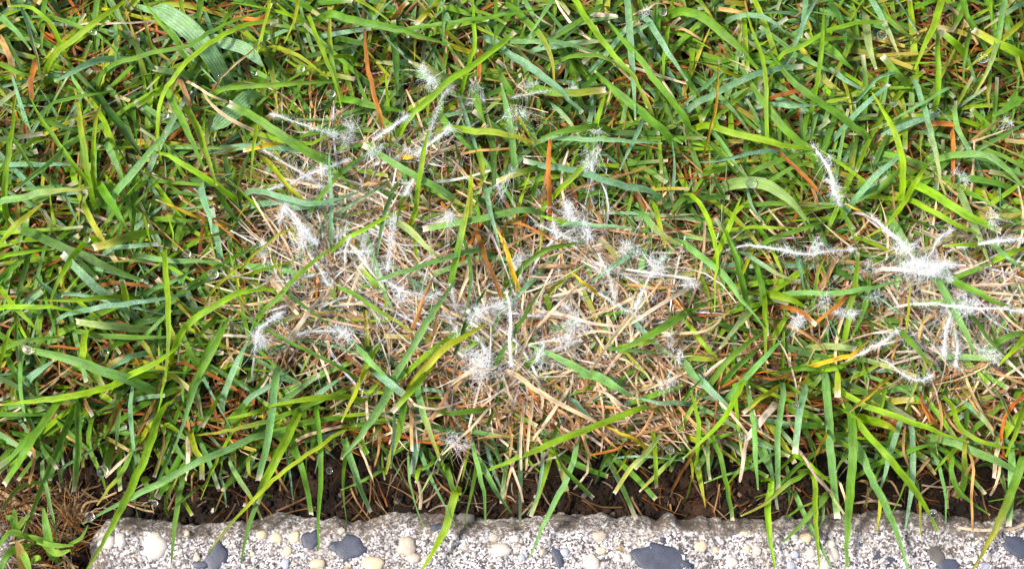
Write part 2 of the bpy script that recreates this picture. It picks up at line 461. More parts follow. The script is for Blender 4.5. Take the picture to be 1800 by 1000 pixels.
TILES[(0, 330, 2.9417)] = """
c 36 h q -10,75 100,55 220,25 400,10 470,-5
l 40 h q -5,290 90,190 220,80
b 20 h q 320,0 360,90 410,200
g 42 h q 520,-10 590,100 640,190 670,240
g 22 m q 670,0 665,100 690,220
b 40 h q 1040,0 1060,80 1085,160 1095,240
Y 22 h c < 800,60 900,100 1000,145 1060,165
o 10 h q 1100,175 1180,230 1280,330
g 24 m q 1250,180 1160,230 1050,260 960,280
g 45 h c 720,240 580,285 480,310
b 24 h c 580,315 700,300 820,292
b 40 h c 560,560 480,500 400,420 320,340
l 30 h q 430,290 360,380 300,480 260,590
l 24 h q 0,360 120,335 280,315
d 44 m q 120,220 280,290 450,360 600,430 740,480
l 22 h q 600,565 470,575 330,582 190,580
l 36 u c 645,680 655,630 650,560 630,480
p 40 h c 640,720 570,715 480,705 390,690
l 28 h q 850,340 860,470 870,600 870,750 855,1000
c 24 m q 780,530 900,480 1010,420
g 18 h q < 1100,460 1150,550 1230,640 1340,710 1460,780 1600,850 1765,930
l 34 h q 930,770 1000,680 1080,630 1180,565 1300,530 1430,525
b 26 h q 330,660 450,630 600,605 800,580 980,550
b 26 m q 330,550 480,565 620,600 740,630 850,655
b 28 m q < 160,430 220,500 300,570
l 24 h q 0,620 150,615 300,620 420,650
l 26 h q 0,520 60,600 150,690 220,770
c 50 h c < 120,830 250,860 380,890 540,950 660,990
l 44 h c 440,760 430,850 415,920
l 32 h q 620,990 750,930 860,870 940,800
b 30 m q < 545,955 640,890 720,860
g 26 m q 400,740 550,770 700,775 920,770
g 34 h q 1010,1000 1080,880 1140,760 1190,660
b 34 h q 1180,1000 1230,890 1280,790
b 24 m q 930,790 920,900
g 26 h q 1350,650 1440,560 1540,450 1650,360 1765,280
d 18 h q 1480,540 1580,620 1700,710 1765,760
y 14 h q 1100,540 1200,440 1300,350
y 14 h q < 1610,190 1480,220 1380,290 1280,380
o 20 h c 565,495 680,500 790,510
o 14 m q 235,815 330,825 440,835
s 12 h q 1190,830 1300,870 1440,880
y 14 h q 1410,360 1440,430 1490,510
t 36 h q 1480,570 1400,480
w 14 h q 1500,120 1560,200 1640,290
w 14 m q 1600,340 1650,420 1700,500
w 16 h q 1325,820 1335,740 1390,690 1450,655
w 18 m q 1490,780 1600,745 1765,740
t 24 h q 1520,750 1600,640 1680,540
g 30 m q 0,840 150,790 330,770
l 20 h q 20,830 50,740 100,670
b 36 m q 160,980 280,890
l 14 h q 870,150 895,230 890,310
l 16 h q 740,150 770,250 785,330
b 14 m q 720,430 700,560
g 30 m q 1130,30 1190,130 1260,200
d 40 k q 880,210 860,330 820,430
g 30 m q 30,450 100,380 110,340
d 28 m q 150,340 120,470 80,570
c 28 m q 720,350 850,375 1000,380 1150,390
g 30 m q 1060,870 1120,760 1150,690
d 34 k q 700,700 800,680 870,640
g 34 m q 640,790 560,840 540,860
c 34 m q 0,470 110,370 160,360
g 40 m q 40,870 70,940 90,1000
d 30 m q 700,760 760,830 800,900
g 26 m q 1000,890 960,800 930,700
g 26 m q 700,940 860,950 1000,960
d 28 m q 1290,830 1400,830 1500,800
g 26 m q 820,160 930,170 1040,170
"""
TILES[(450, 220, 5.0)] = """
w 24 h q 80,575 250,530 450,440 620,380 830,300
y 50 h q 40,260 150,380 260,520 370,620 470,700
b 50 h q 0,570 150,610 300,650 450,690 600,680 760,640 900,590
g 40 h q 510,690 620,560 720,450 850,330 940,270
g 45 m q 470,240 600,340 720,430 850,540 900,580
b 35 h q 660,830 665,700 650,500 640,300 660,200
b 35 m q 700,810 830,700 940,640 1080,560 1200,470
s 40 m q 930,530 1020,520 1150,510
w 45 m q 1060,340 1170,320 1260,290
Y 45 m c 1260,290 1340,280 1420,260
w 45 h q 1390,480 1340,560 1310,630
l 36 h q 1310,640 1260,760 1230,900
b 60 m q 200,720 350,720 500,720 600,715
w 30 m q 240,740 330,830 400,910 470,1000
l 36 m q 790,800 900,770 1030,750
"""
TILES[(600, 330, 2.9417)] = """
l 22 h q < 340,95 220,160 100,225 0,280
c 26 h q 275,0 235,100 205,220 185,360
l 28 h q 375,140 390,70 400,-10
g 36 h q 590,380 610,300 640,150 670,0
g 40 m q 430,-10 530,40 640,95
c 36 h c 975,115 860,130 740,155 620,180 500,200 420,215
b 26 h q 740,0 770,130 800,230 820,330
d 22 h q 590,180 640,280 665,400 665,520 640,640 620,680
c 26 h q 700,325 560,355 430,400 300,440 180,480 70,530
l 30 m c 200,530 150,470 90,400
c 36 h q < 590,480 520,580 440,700 360,840 260,1000
c 28 m q 110,210 150,310 180,420 230,560 280,650
p 36 h q 310,190 390,250 470,330 520,370
g 20 m q 0,520 100,570 200,640 330,720 430,780
Y 24 h q 895,460 870,380 840,290 800,205
g 32 h q 905,450 960,390 1030,335 1100,310 1280,275
d 24 h q 800,900 870,790 930,690 990,590 1050,500
d 28 h q 620,770 640,720 690,620 750,520
Y 20 h q 1320,540 1250,490 1180,425
w 18 h q 1320,540 1430,610 1560,680
y 36 h q 380,1000 420,950 480,880 560,810 650,760 760,700
l 20 m q 780,870 720,810 630,770
c 38 h q < 970,810 1100,870 1200,920 1300,970 1400,1000
l 30 m q < 1030,145 1100,165 1190,180
b 32 h q 1190,185 1320,195 1480,205 1640,240
g 40 h q 1765,655 1650,730 1520,800 1430,850
l 26 h c 1460,820 1560,800 1640,785
b 36 m q 1530,320 1430,390 1330,460 1290,490
t 20 h q 1765,535 1600,640 1480,710
t 20 h q 1500,640 1420,750 1340,870 1280,960
w 28 h q 860,560 875,680 870,800 880,920
w 18 m q 960,820 1080,790 1180,775
w 18 m q 780,650 900,655 1050,665
g 24 m q 1240,50 1330,25 1430,30
c 34 h q 1560,140 1640,230 1765,300
g 34 m q 1765,60 1700,140
l 28 h q 1620,100 1650,200 1675,310
w 14 m q 1340,360 1390,470 1410,570
w 16 h q 1660,370 1600,450 1550,560 1520,620
s 20 m q 1020,410 1150,405 1250,400
t 16 h q 1030,700 1130,600 1240,490
w 22 h q 225,480 310,530 430,565
w 20 h q 270,180 255,300 240,430
o 20 m q 285,180 390,178
s 22 h c 390,670 430,560 475,460
o 26 m q 690,200 740,350 790,460 830,580
w 18 m q 570,520 590,620
w 16 m q 660,730 720,800 760,860
o 14 h q 850,200 860,180 920,185 1000,220 1100,270
t 14 m q 0,600 150,610 300,640
w 16 m q 945,360 910,370 895,420
g 20 m q 780,730 820,660 870,550 900,480
w 18 m q 540,660 600,750
c 40 h q 90,830 160,910 260,1000
l 34 m q 180,820 130,920 90,1000
b 30 m q 1520,700 1600,780 1765,920
y 20 m q 1700,660 1710,800
y 16 h q 1460,850 1580,970
t 18 m q 1000,640 1150,660 1300,700 1450,720
t 18 m q 600,990 690,950 800,930
w 16 m q 1020,870 1120,830 1230,790
t 16 m q 900,960 930,850 1010,700
t 16 m q 1100,560 1200,540 1330,500
w 14 m q 640,640 730,630 830,600
t 16 m q 1280,780 1180,840 1050,880
t 18 m q 460,560 560,640 660,690
s 16 m q 1500,500 1620,520 1750,500
t 14 m q 1240,760 1340,740 1440,760
t 14 m q 1150,960 1250,930 1380,920
c 30 m q 1340,830 1500,840 1700,860
g 28 m q 920,920 1040,880 1130,850
s 16 m q 480,760 500,640 540,540
s 18 m q 900,260 910,140 900,40
g 30 m q 700,60 720,160 790,230
d 28 m q 560,300 520,290 480,300
w 14 m q 1040,200 1130,240 1220,280
w 14 m q 20,380 25,300 60,250 130,260
w 14 m q 0,335 70,330 150,335
t 14 m q 100,420 60,520 30,620
t 16 m q 700,260 640,480 600,600
"""
TILES[(1200, 330, 2.9417)] = """
c 38 h q 0,290 120,375 220,460 290,560 360,640 420,720
g 36 h q 310,500 285,400 250,290 200,190
l 28 h q 200,300 250,180 300,50
l 24 h q 60,50 120,140 160,260 180,360 170,500 165,640
b 18 m q 330,0 360,100 420,180
c 24 m q 0,250 100,265 180,275
g 26 m q 440,275 560,230 700,185 760,165
l 20 h q 330,205 470,205 640,210
w 18 h q 310,300 420,305 540,325 640,345 740,330 880,320
g 20 m q 930,345 1060,365
w 22 h q 775,-15 800,50 815,90
g 18 h q 820,100 860,200 900,290 910,330
Y 16 h q 970,150 900,115 840,80
w 22 h q 970,150 1040,205 1110,270 1180,350 1230,400
l 30 h c 840,770 850,700 880,560 900,450 905,330
c 26 h q < 1145,480 1020,505 900,530 760,545 570,545
l 40 h c 1230,-5 1350,70 1450,130 1550,180 1650,225
l 28 h q 1180,65 1300,130 1420,190 1530,240
p 34 m q 1440,30 1480,140 1540,270 1580,380
c 30 m q 1000,0 920,60 860,90
l 24 h q 1200,-10 1110,120 1040,200 930,270
l 30 m q 930,265 1050,320 1150,365
c 50 m q 1080,180 1130,260 1180,320 1260,400
w 34 h q 1080,420 1180,430 1300,450 1400,480
g 34 h q 1380,475 1520,540 1620,590 1690,610
c 38 h q 1310,470 1370,570 1430,680 1480,790 1510,860
l 26 h q 1540,290 1450,295 1345,300
w 22 h q 1540,290 1650,275 1765,265
w 16 m q 1290,330 1330,260 1400,220
l 34 m q 1600,380 1690,340 1765,310
c 24 m q 1600,290 1680,360 1765,420
g 30 m q 1400,470 1500,430 1620,380
t 16 h q 1545,505 1650,500 1765,490
w 18 h q 1200,600 1330,605 1480,620 1620,625 1765,640
t 14 m q 1620,605 1680,680 1765,740
t 14 m q 1180,620 1250,720 1320,820
w 20 h q 1385,655 1360,760 1350,860
w 22 m q 1410,760 1420,850 1410,920
d 26 h q 1500,670 1570,770 1650,850 1740,930
l 30 h q 1765,780 1690,860 1630,920
p 34 m c 740,820 830,825 900,835
Y 24 h q 720,905 800,885 880,860 965,790
w 22 h q 970,835 1040,800 1110,740
o 30 h c 610,640 690,710
o 18 h q 860,550 760,640 660,720
o 20 m q 850,560 720,720
g 28 m q 0,660 80,620 160,570
l 30 m q 20,700 100,800 180,880
p 30 h q 330,650 260,740 190,830
g 32 h q 150,1000 250,880 340,800 430,740
g 30 m q 210,1000 330,880 420,810
c 30 h q 310,1000 420,880 530,770
t 14 h q 0,750 100,745 170,710 210,655
l 26 m q 425,560 425,700 430,930
l 44 m q 440,550 560,580 640,620
b 26 h q 320,340 420,400 500,450 590,480
g 26 m q 370,380 400,480 405,600
b 26 m q 590,360 610,440 625,520
l 20 m q 450,290 500,400 520,480
g 18 m q 680,560 700,440 740,350
g 36 h q 1130,750 1210,830 1300,940
b 14 m q 1000,560 1100,630 1150,680
y 14 h q 1160,690 1170,600 1180,480
g 36 m q 540,940 640,935 730,940
l 30 m q 720,940 800,930 900,880
w 10 m q 1060,900 1120,950 1180,985 1240,995 1290,970
l 34 m q 480,760 520,690 570,650
g 30 m q 20,880 120,885 190,890
c 40 m q 0,900 60,970 120,1040
s 30 m q 745,460 790,370
o 30 m q 1765,465 1720,430
s 16 m q 820,380 940,395 1080,410
t 14 m q 1560,640 1570,740 1600,820
s 16 m q 1220,800 1240,700 1330,640
t 16 m q 1300,900 1220,850 1080,850
s 14 m q 560,720 660,770 740,850
g 28 m q 960,480 950,600 870,780
d 30 m q 800,430 880,470 960,500
g 24 m q 350,90 500,85 720,80
d 36 k q 680,180 730,260 750,330
g 30 m q 1240,600 1400,590 1520,600
c 30 m q 1400,870 1560,880 1700,860
g 34 m q 1600,820 1680,770 1765,740
"""
TILES[(0, 660, 2.9417)] = """
l 32 h q 705,5 560,60 400,100 200,130 0,150
g 36 h c 310,130 240,220 180,310 110,420 20,565
g 34 h c 400,160 410,300 400,450 380,605
g 36 m q 380,180 320,330 260,470 200,620 120,820
d 40 h c 200,340 250,420 300,490
c 20 m q 220,420 240,580 270,720 295,850
g 24 m q 470,240 455,320 470,400 520,500 555,615
b 24 m q 680,70 675,220 690,370 705,460
l 26 h q 850,0 840,100 815,190
c 24 h q 1040,0 990,120 930,300 890,400
c 38 h c 1430,0 1410,180 1380,340 1335,545
l 44 h c 1540,200 1480,330 1400,480 1320,670
g 24 h q 1340,640 1280,800 1245,970
y 20 h q 1765,290 1600,400 1450,510 1330,620 1200,760 1070,920
c 34 h q 1350,310 1200,370 1000,460 800,570 620,660 425,765
l 40 h q 830,190 760,400 680,570 580,780 450,1000
g 26 m q 950,520 920,650 900,800 885,970
g 22 m q 1040,570 960,630 890,690
c 28 m q 1185,440 1250,560 1310,650 1355,745
g 30 h c 1510,330 1560,470 1590,600 1610,720
g 24 h q 1640,180 1660,360 1660,560 1645,740 1650,910
b 16 m q 1480,390 1500,520 1515,640
b 18 m q 1140,510 1160,600 1170,680
l 30 h q 1765,110 1640,115 1500,135 1385,160
g 24 m q 1765,220 1640,230 1500,260 1360,300
g 24 m q 1765,80 1600,150 1400,230 1200,280 1010,310
l 24 h q 1390,165 1290,200 1170,220
y 30 h c 985,310 1010,380 1040,440 1045,540
y 28 m q 1130,410 1090,500 1050,580
g 24 m q 700,340 650,470 560,590 500,670
g 30 h c 1120,130 1080,200 1040,270
o 28 h q 610,170 590,230 560,300
s 22 m c 440,140 480,210
o 20 m q 320,130 260,230
t 18 h q 680,395 610,460 545,525
t 22 m c 970,330 975,440 960,540
s 10 m q 995,520 995,650
b 30 m q 1300,110 1430,30 1500,-30
b 30 m q 1640,100 1765,10
g 30 m q 230,240 120,350 0,490
g 26 m q 130,560 60,620 0,700
d 30 m q 620,90 610,220 600,380
g 24 m q 0,200 100,200 230,205
c 22 m q 190,60 200,130 180,190
g 26 m q 300,240 360,300 430,360 500,430
c 18 m q 330,470 450,400 560,330
d 26 m q 720,380 780,300 830,240
g 30 m q 890,560 860,590 840,605
g 26 m q 740,540 780,600 805,665
y 26 m q 740,310 790,240 820,210
g 18 m q 860,640 900,560 930,500
g 26 m q 1290,420 1280,500 1320,530
s 12 m q 1210,380 1220,460 1205,500
s 12 m q 850,300 830,420 800,520
t 18 m q 1540,330 1650,290 1765,260
s 14 m q 1390,420 1450,540 1490,600
s 18 m q 160,360 180,420 150,560
"""
TILES[(600, 660, 2.9417)] = """
c 42 h q 300,0 220,130 130,270 0,430
b 44 h c 190,-10 260,50 340,110
t 12 h q 340,110 400,160 500,170 640,130
l 36 h c 430,0 350,90 260,190
y 28 h q 110,0 60,110 0,240
c 34 h q 390,50 420,180 460,300 510,440
b 30 h q 275,180 270,330 255,480
g 36 m q 330,130 300,270 250,430 230,510
b 24 m q 420,70 490,75 550,100
c 34 h c 20,350 70,500 120,630 155,710
g 18 m q 220,480 120,540 0,590
c 16 m q 345,410 355,540 380,660 430,790
p 12 m q 470,500 420,590 370,690
g 30 m c 550,480 570,560 600,650
l 40 h q 590,610 540,780 480,900 420,1000
g 12 m q 670,480 640,590 570,720
c 24 h q 680,360 720,520 740,650 745,770
c 30 h q 720,440 780,560 830,640 880,710
b 20 m q 745,350 790,500 840,610
l 38 h q 1560,165 1400,225 1200,305 1000,385 850,450 700,515
b 18 m q 1040,400 1035,520 1010,630 960,720
c 32 h q 1220,360 1180,500 1110,640 1040,780 975,940
g 26 h c 1095,370 1150,470 1230,560 1305,635
g 34 m q 1390,390 1350,470 1310,560
p 24 h c 1640,320 1580,400 1500,470 1410,610
l 24 h c 1620,330 1625,480 1630,580
c 28 h q 1740,400 1640,500 1540,600
b 12 m q 1450,420 1600,420 1765,440
l 20 m q 1395,400 1400,500
t 26 h q 915,0 1000,70 1120,140 1260,210 1320,240
b 30 m q 1200,130 1280,210 1350,260
Y 28 h q 1550,350 1450,300 1350,255
c 50 h q 1300,0 1420,60 1510,110
b 24 m q 1765,140 1640,140 1520,110
g 30 m q 1520,130 1620,100 1765,50
t 16 h q 940,180 925,330 930,490
t 16 h q 985,170 965,330 955,490
t 14 m q 1280,420 1270,500 1200,590
t 14 h q 910,400 880,470 850,600 845,640
t 14 h q 870,440 920,570 940,655
s 8 k q 820,490 960,500 1070,500
t 20 m q 1165,80 1080,210 990,330
t 14 h q 760,170 680,260 520,410
s 22 h c 360,170 362,280 365,390
t 12 h q 100,380 150,500 170,565
t 10 m q 320,440 280,520 240,580
t 16 m q 1060,210 1140,270 1200,300
g 28 m q 730,180 600,195 480,190
s 18 m q 1210,180 1250,320 1290,430
t 16 m q 1000,20 1040,110 1030,200
s 16 m q 1100,160 1190,230 1210,330
t 14 m q 840,10 870,110 930,160
s 16 m q 780,140 810,240 830,290
t 16 m q 1330,70 1400,110 1460,160
s 16 m q 1300,260 1370,330 1440,390
o 18 m q 650,260 660,330 640,420
s 16 m q 700,330 800,310 900,340
s 14 m q 860,230 880,330 870,430
t 12 m q 1120,330 1060,400 1020,470
t 14 m q 640,430 610,520 590,590
g 24 m q 500,420 440,470 350,520
d 30 m q 470,260 560,290 640,290
c 24 m q 700,290 800,310 920,320
d 24 m q 1060,180 1040,260 1000,300
d 26 m q 1130,250 1090,340 1060,380
o 14 m q 1490,330 1420,380 1290,410
y 20 m q 1480,400 1450,470 1420,510
s 14 m q 1620,140 1580,260 1500,340
t 12 m q 60,440 55,400 75,360
t 12 m q 1050,440 1110,420 1170,380
s 14 m q 200,300 190,400 170,470
g 18 m q 110,340 130,400 150,440
l 26 m q 1100,400 1120,440 1130,490
l 28 m c 400,480 390,530 380,560
t 14 m q 130,150 140,250 110,330
s 20 m q 450,260 520,150 560,60
"""
TILES[(1200, 660, 2.9417)] = """
l 28 h q 70,420 85,280 70,180 40,75
l 30 h q 330,0 270,110 220,210 120,320 0,430
b 40 m q 60,0 150,80 240,160
c 32 h q 335,60 360,220 375,400 390,590
c 30 h c 520,80 495,250 490,420 495,590
b 36 h c 625,90 600,220 580,405
g 40 m q 615,190 680,210 730,255
y 30 h c 470,70 400,120 310,195
g 24 h c 150,310 200,440 240,600 258,750
g 26 h q 640,500 540,560 430,660 300,725
l 32 h q 455,560 440,700 455,850 480,1000
c 28 m q 580,610 640,740 700,860 775,1000
g 32 h q 745,620 640,740 520,860
l 26 h q 680,530 685,700 695,850 710,1000
c 40 m c 735,0 755,200 765,400 785,600 800,740
g 42 h q 870,200 880,380 865,600 850,800 850,1000
l 34 h q 865,200 970,320 1080,440 1180,560 1260,680 1325,815
c 36 h q 910,360 970,520 1040,650 1110,820 1165,1000
b 28 m q 1135,210 1090,350 1050,500 1020,590
b 28 m q 1180,250 1190,400 1190,530 1150,800
g 14 m q 1210,540 1225,680 1230,830
c 18 m q 1310,420 1345,540 1360,660 1360,760
g 22 h q 1390,420 1390,520 1430,600 1500,660 1590,720
l 30 h q 830,90 950,160 1090,205 1250,265 1370,310 1480,345
l 24 h q 1390,150 1430,260 1500,320 1600,360 1740,380
c 40 m q 1340,330 1500,390 1650,450 1765,530
l 28 h q 1765,180 1710,320 1670,420
c 34 m c 1700,370 1700,560 1685,780
g 40 h q 1765,400 1720,540 1640,750 1560,900 1500,1000
l 24 m q 1420,370 1360,430 1300,495
b 26 m q 1500,170 1560,230 1610,310
p 16 h q 1215,20 1150,180
l 50 m q 1000,240 1060,260 1110,290
l 36 h c 800,-10 800,110
Y 24 h c 1070,10 1000,70 930,130 860,190
Y 26 h q 740,310 700,380 670,460
l 34 m q 590,410 680,480 780,570
t 14 h q 600,380 650,460 700,540 780,610
t 36 h q 460,170 390,250 330,330
t 20 m q 330,330 315,440 295,550
p 18 m c 130,260 130,450 142,540
c 50 k q 400,370 440,450 470,520
s 14 h q 1500,430 1495,600 1500,800
s 14 m q 1270,430 1220,500 1150,570
s 16 m q 1560,380 1500,450 1460,520
t 22 m c 1640,340 1620,430 1610,530
t 14 m q 1640,440 1620,560 1590,620
g 10 m q 1765,620 1580,650
g 24 m q 900,380 830,430 790,500
c 18 m q 480,400 330,480 200,520 110,555
l 24 m c 1050,40 1030,150 1000,260
b 26 m q 420,230 520,240 620,270
d 26 m q 900,260 980,330 1060,370
g 26 m q 1060,430 1200,380 1330,340
c 26 m q 1630,90 1700,250 1765,270
l 40 m q 1660,310 1720,220 1765,170
g 30 m q 1460,470 1455,400 1470,330
g 24 m q 560,60 640,120 680,180
g 24 m q 0,140 60,60 110,0
g 24 m q 160,330 240,300 320,290
o 16 m q 350,0 460,20 560,-10
d 20 m q 540,470 550,580 550,680
c 18 m q 720,640 730,720 705,790
g 12 m q 600,690 680,650 740,600
y 20 m q 1020,590 1020,700 1000,800
s 14 m q 520,520 570,560 610,600
t 16 m q 800,540 830,600 845,670
s 16 m q 960,560 955,620 950,680
t 10 m q 1040,520 1000,550 970,570
s 10 m q 1080,550 1120,620 1150,660
o 16 m q 30,440 60,390 130,330
s 14 m q 1150,280 1140,380 1170,470
o 14 m q 1220,60 1240,150 1280,240
s 14 m q 1330,150 1340,250 1320,350
s 14 m q 1440,60 1500,150 1550,230
o 18 m q 1310,250 1250,150 1200,60
t 14 m q 1560,40 1600,90 1650,120
g 22 m q 1470,200 1460,300 1450,400
d 20 m q 1640,480 1660,560 1680,640
g 26 m q 730,370 650,430 560,500 470,590 370,630
g 26 m q 0,250 60,150 110,90
l 16 m q 40,440 50,520 70,550
"""
# mould tufts: full-photo px centre, radius px, brightness density
TUFTS = [(612,234,21,1.0),(752,133,22,.8),(838,158,16,.5),(905,200,20,.5),(932,150,15,.6),(1050,232,9,.4),
 (1038,282,20,.7),(790,383,12,1.0),(1003,378,25,1.0),(975,400,14,.7),(1030,405,18,.7),(498,372,16,.7),(530,420,17,.9),
 (462,440,14,.7),(455,595,16,.7),(600,585,18,.6),(530,400,14,.6),(640,290,15,.5),(725,268,15,.6),(570,300,13,.5),
 (1110,436,18,.8),(1155,468,16,.8),(912,458,14,.5),(845,640,24,.9),(825,620,15,.5),(1010,575,18,.7),(1020,632,18,.7),
 (840,550,18,.8),(615,590,14,.4),(640,445,16,.6),(690,385,14,.5),(1170,675,18,.6),(800,780,18,.5),(796,765,12,.4),
 (1622,470,30,1.1),(1660,467,16,1.0),(1213,498,12,.9),(1243,480,12,.5),(1435,432,15,.7),(1403,565,15,.9),(1486,550,17,.9),
 (1450,530,13,.5),(1535,520,14,.5),(1530,468,12,.4),(1745,385,16,.6),(1703,540,15,.7),(1738,622,20,.7),(1690,520,16,.6),
 (1636,508,16,.6),(1195,625,12,.7),(1178,600,14,.5),(1540,700,8,.3),(880,335,14,.5),(895,310,14,.4),(1000,545,16,.6),
 (1690,310,16,.5),(1772,212,8,.6),(1135,20,9,.4),(1458,282,9,.5),(1590,435,16,.8),(660,265,14,.7),(600,410,14,.5),
 (655,470,14,.5),(700,520,14,.5),(760,520,12,.5),(1060,470,16,.5),(1098,440,14,.6),(880,540,16,.6),(950,620,16,.7)]
TUFTS = [t for t in TUFTS if t[0] != 1540]
# mould mats: ellipses px
MATS = [(560,300,60,55,.6),(620,380,110,75,.9),(590,470,120,65,.9),(555,560,95,60,.65),(700,540,120,60,.85),
 (900,565,150,55,1),(930,635,120,55,.95),(845,640,45,45,.8),(1010,395,70,45,.6),(1060,490,140,55,.75),(1110,560,110,60,.7),
 (1180,490,55,60,.5),(1000,690,110,45,.35),(1620,480,85,55,.8),(1680,590,90,70,.8),(1705,520,90,80,.65),(1480,520,60,40,.3),
 (750,270,60,45,.4),(900,200,55,40,.25),(640,240,60,25,.4),(1440,435,80,20,.3)]
# pale straw areas
STRAWS = [(1000,700,210,95,.9),(930,600,260,110,.9),(640,420,190,150,.6),(1100,520,200,100,.6),(1690,570,130,130,.7),(820,760,160,60,.4)]
# dew drops: full px, radius px
DROPS = [(164,57,4.5),(197,56,6),(320,57,7),(461,117,7),(446,129,4.5),(528,121,6),(582,165,6),(386,134,4.5),(757,155,7),
 (1622,19,6.5),(1550,62,7),(1727,102,8),(1683,86,5),(1302,96,4.5),(1570,182,5.5),(1320,322,8),(1165,22,6),
 (328,446,6),(374,482,8),(257,396,4),(152,421,5),(50,612,9),(183,619,6),(180,828,8),(272,884,4.5),(157,908,7),
 (579,827,5),(1189,741,5.5),(1177,791,6.5),(1640,902,6),(1303,766,5.5),(1460,415,4.5),(1398,712,4.5),(980,118,4),(1270,206,5),(290,203,5)]
# kerb stones: full px cx, cy, rx, ry, angle, colour  (w white, c cream, d dark slate, g grey)
STONES = [(272,959,21,21,10,'w'),(186,951,15,13,20,'w'),(212,949,9,13,-15,'w'),(546,949,16,14,20,'d'),(381,980,16,23,20,'d'),(352,992,13,6,0,'d'),
 (517,944,10,11,30,'c'),(485,945,11,9,0,'c'),(461,940,10,8,0,'c'),(558,990,13,8,0,'c'),(505,968,8,9,20,'c'),(614,963,28,19,-15,'d'),(502,990,7,9,0,'g'),
 (444,973,5,4,0,'c'),(346,980,6,6,0,'c'),(328,937,5,5,0,'c'),(655,991,20,12,10,'c'),(715,960,16,17,10,'t'),(727,980,11,9,0,'t'),(750,984,10,9,0,'t'),
 (881,966,18,11,0,'w'),(817,915,19,15,0,'h'),(768,927,13,6,-10,'d'),(1041,988,15,13,30,'w'),(1163,985,50,24,12,'d'),(981,980,8,17,-20,'d'),
 (1055,942,13,9,0,'t'),(1103,980,9,8,0,'w'),(1085,977,6,5,0,'w'),(904,946,9,6,0,'w'),(917,980,7,7,0,'g'),(1057,967,9,6,0,'c'),(993,970,8,7,0,'g'),
 (955,970,7,6,0,'t'),(1165,948,5,4,0,'d'),(1232,960,11,9,0,'c'),(1257,966,8,7,-20,'c'),(1286,987,11,9,0,'w'),(1330,968,8,8,0,'w'),(1313,963,6,6,0,'c'),
 (1285,936,6,4,0,'h'),(1308,937,8,4,0,'c'),(1545,976,38,23,35,'d'),(1645,975,12,14,-40,'h'),(1668,992,18,12,0,'d'),(1790,962,24,15,30,'d'),(1397,974,7,7,0,'g'),
 (1465,975,9,13,0,'w'),(1461,956,7,7,0,'w'),(1418,944,10,8,0,'c'),(1735,979,7,7,0,'w'),(1425,972,8,8,0,'w'),(1391,993,8,7,0,'g'),(1205,992,9,6,0,'d'),
 (600,932,7,6,0,'t'),(740,905,9,5,0,'h'),(885,921,14,8,0,'h'),(288,905,8,4,0,'c'),(868,945,8,7,0,'t'),(1002,912,14,7,0,'h'),(1730,995,9,6,0,'g'),(1452,993,10,8,0,'w')]
# loose stones on the soil: px, r px, colour
LOOSE = [(945,873,8,'t'),(1683,868,13,'r'),(349,872,4,'r'),(377,897,6,'t'),(431,887,5,'t'),(58,911,6,'r'),(1075,903,9,'h'),(1028,870,7,'h'),(1190,880,6,'r'),(600,870,6,'h'),(700,880,7,'h'),(1300,870,6,'r'),(1560,880,7,'h')]

# ================================================================ THE SETTING
# lawn soil at z=0, a trench of bare soil, then the kerb
EDGE_Y = float(px(900, 785, 0)[1])            # where the lawn's soil drops
KERB_Y = float(px(900, 905, -.006)[1])        # back edge of the kerb
KERB_X = float(px(150, 960, 0)[0])            # its left end
TR_Z = -.011
def soil_h(x, y):
    e = EDGE_Y + fbm(x * 60, y * 60, 3) * .010
    t = sstep(e - .007, e + .003, y)
    near = np.exp(-((y - (EDGE_Y + KERB_Y) / 2) / .05) ** 2)
    return TR_Z * (1 - t) + fbm(x * 90, y * 90, 5) * .005 * (.35 + near) + fbm(x * 500, y * 500, 9, 3) * .0016 * near
xs = np.concatenate([np.linspace(-4, -.5, 18), np.arange(-.45, .45, .0016), np.linspace(.5, 4, 18)])
ys = np.concatenate([np.linspace(-4, KERB_Y - .06, 18), np.arange(KERB_Y - .05, EDGE_Y + .02, .0012), np.arange(EDGE_Y + .022, EDGE_Y + .34, .006), np.linspace(EDGE_Y + .4, 5, 14)])
X, Y = np.meshgrid(xs, ys); Z = soil_h(X, Y)
i = np.arange(X.size).reshape(X.shape)
F = np.stack([i[:-1, :-1], i[:-1, 1:], i[1:, 1:], i[1:, :-1]], -1).reshape(-1, 4)
obj('ground', mesh('ground', np.stack([X, Y, Z], -1), F, M_SOIL), kind='structure')

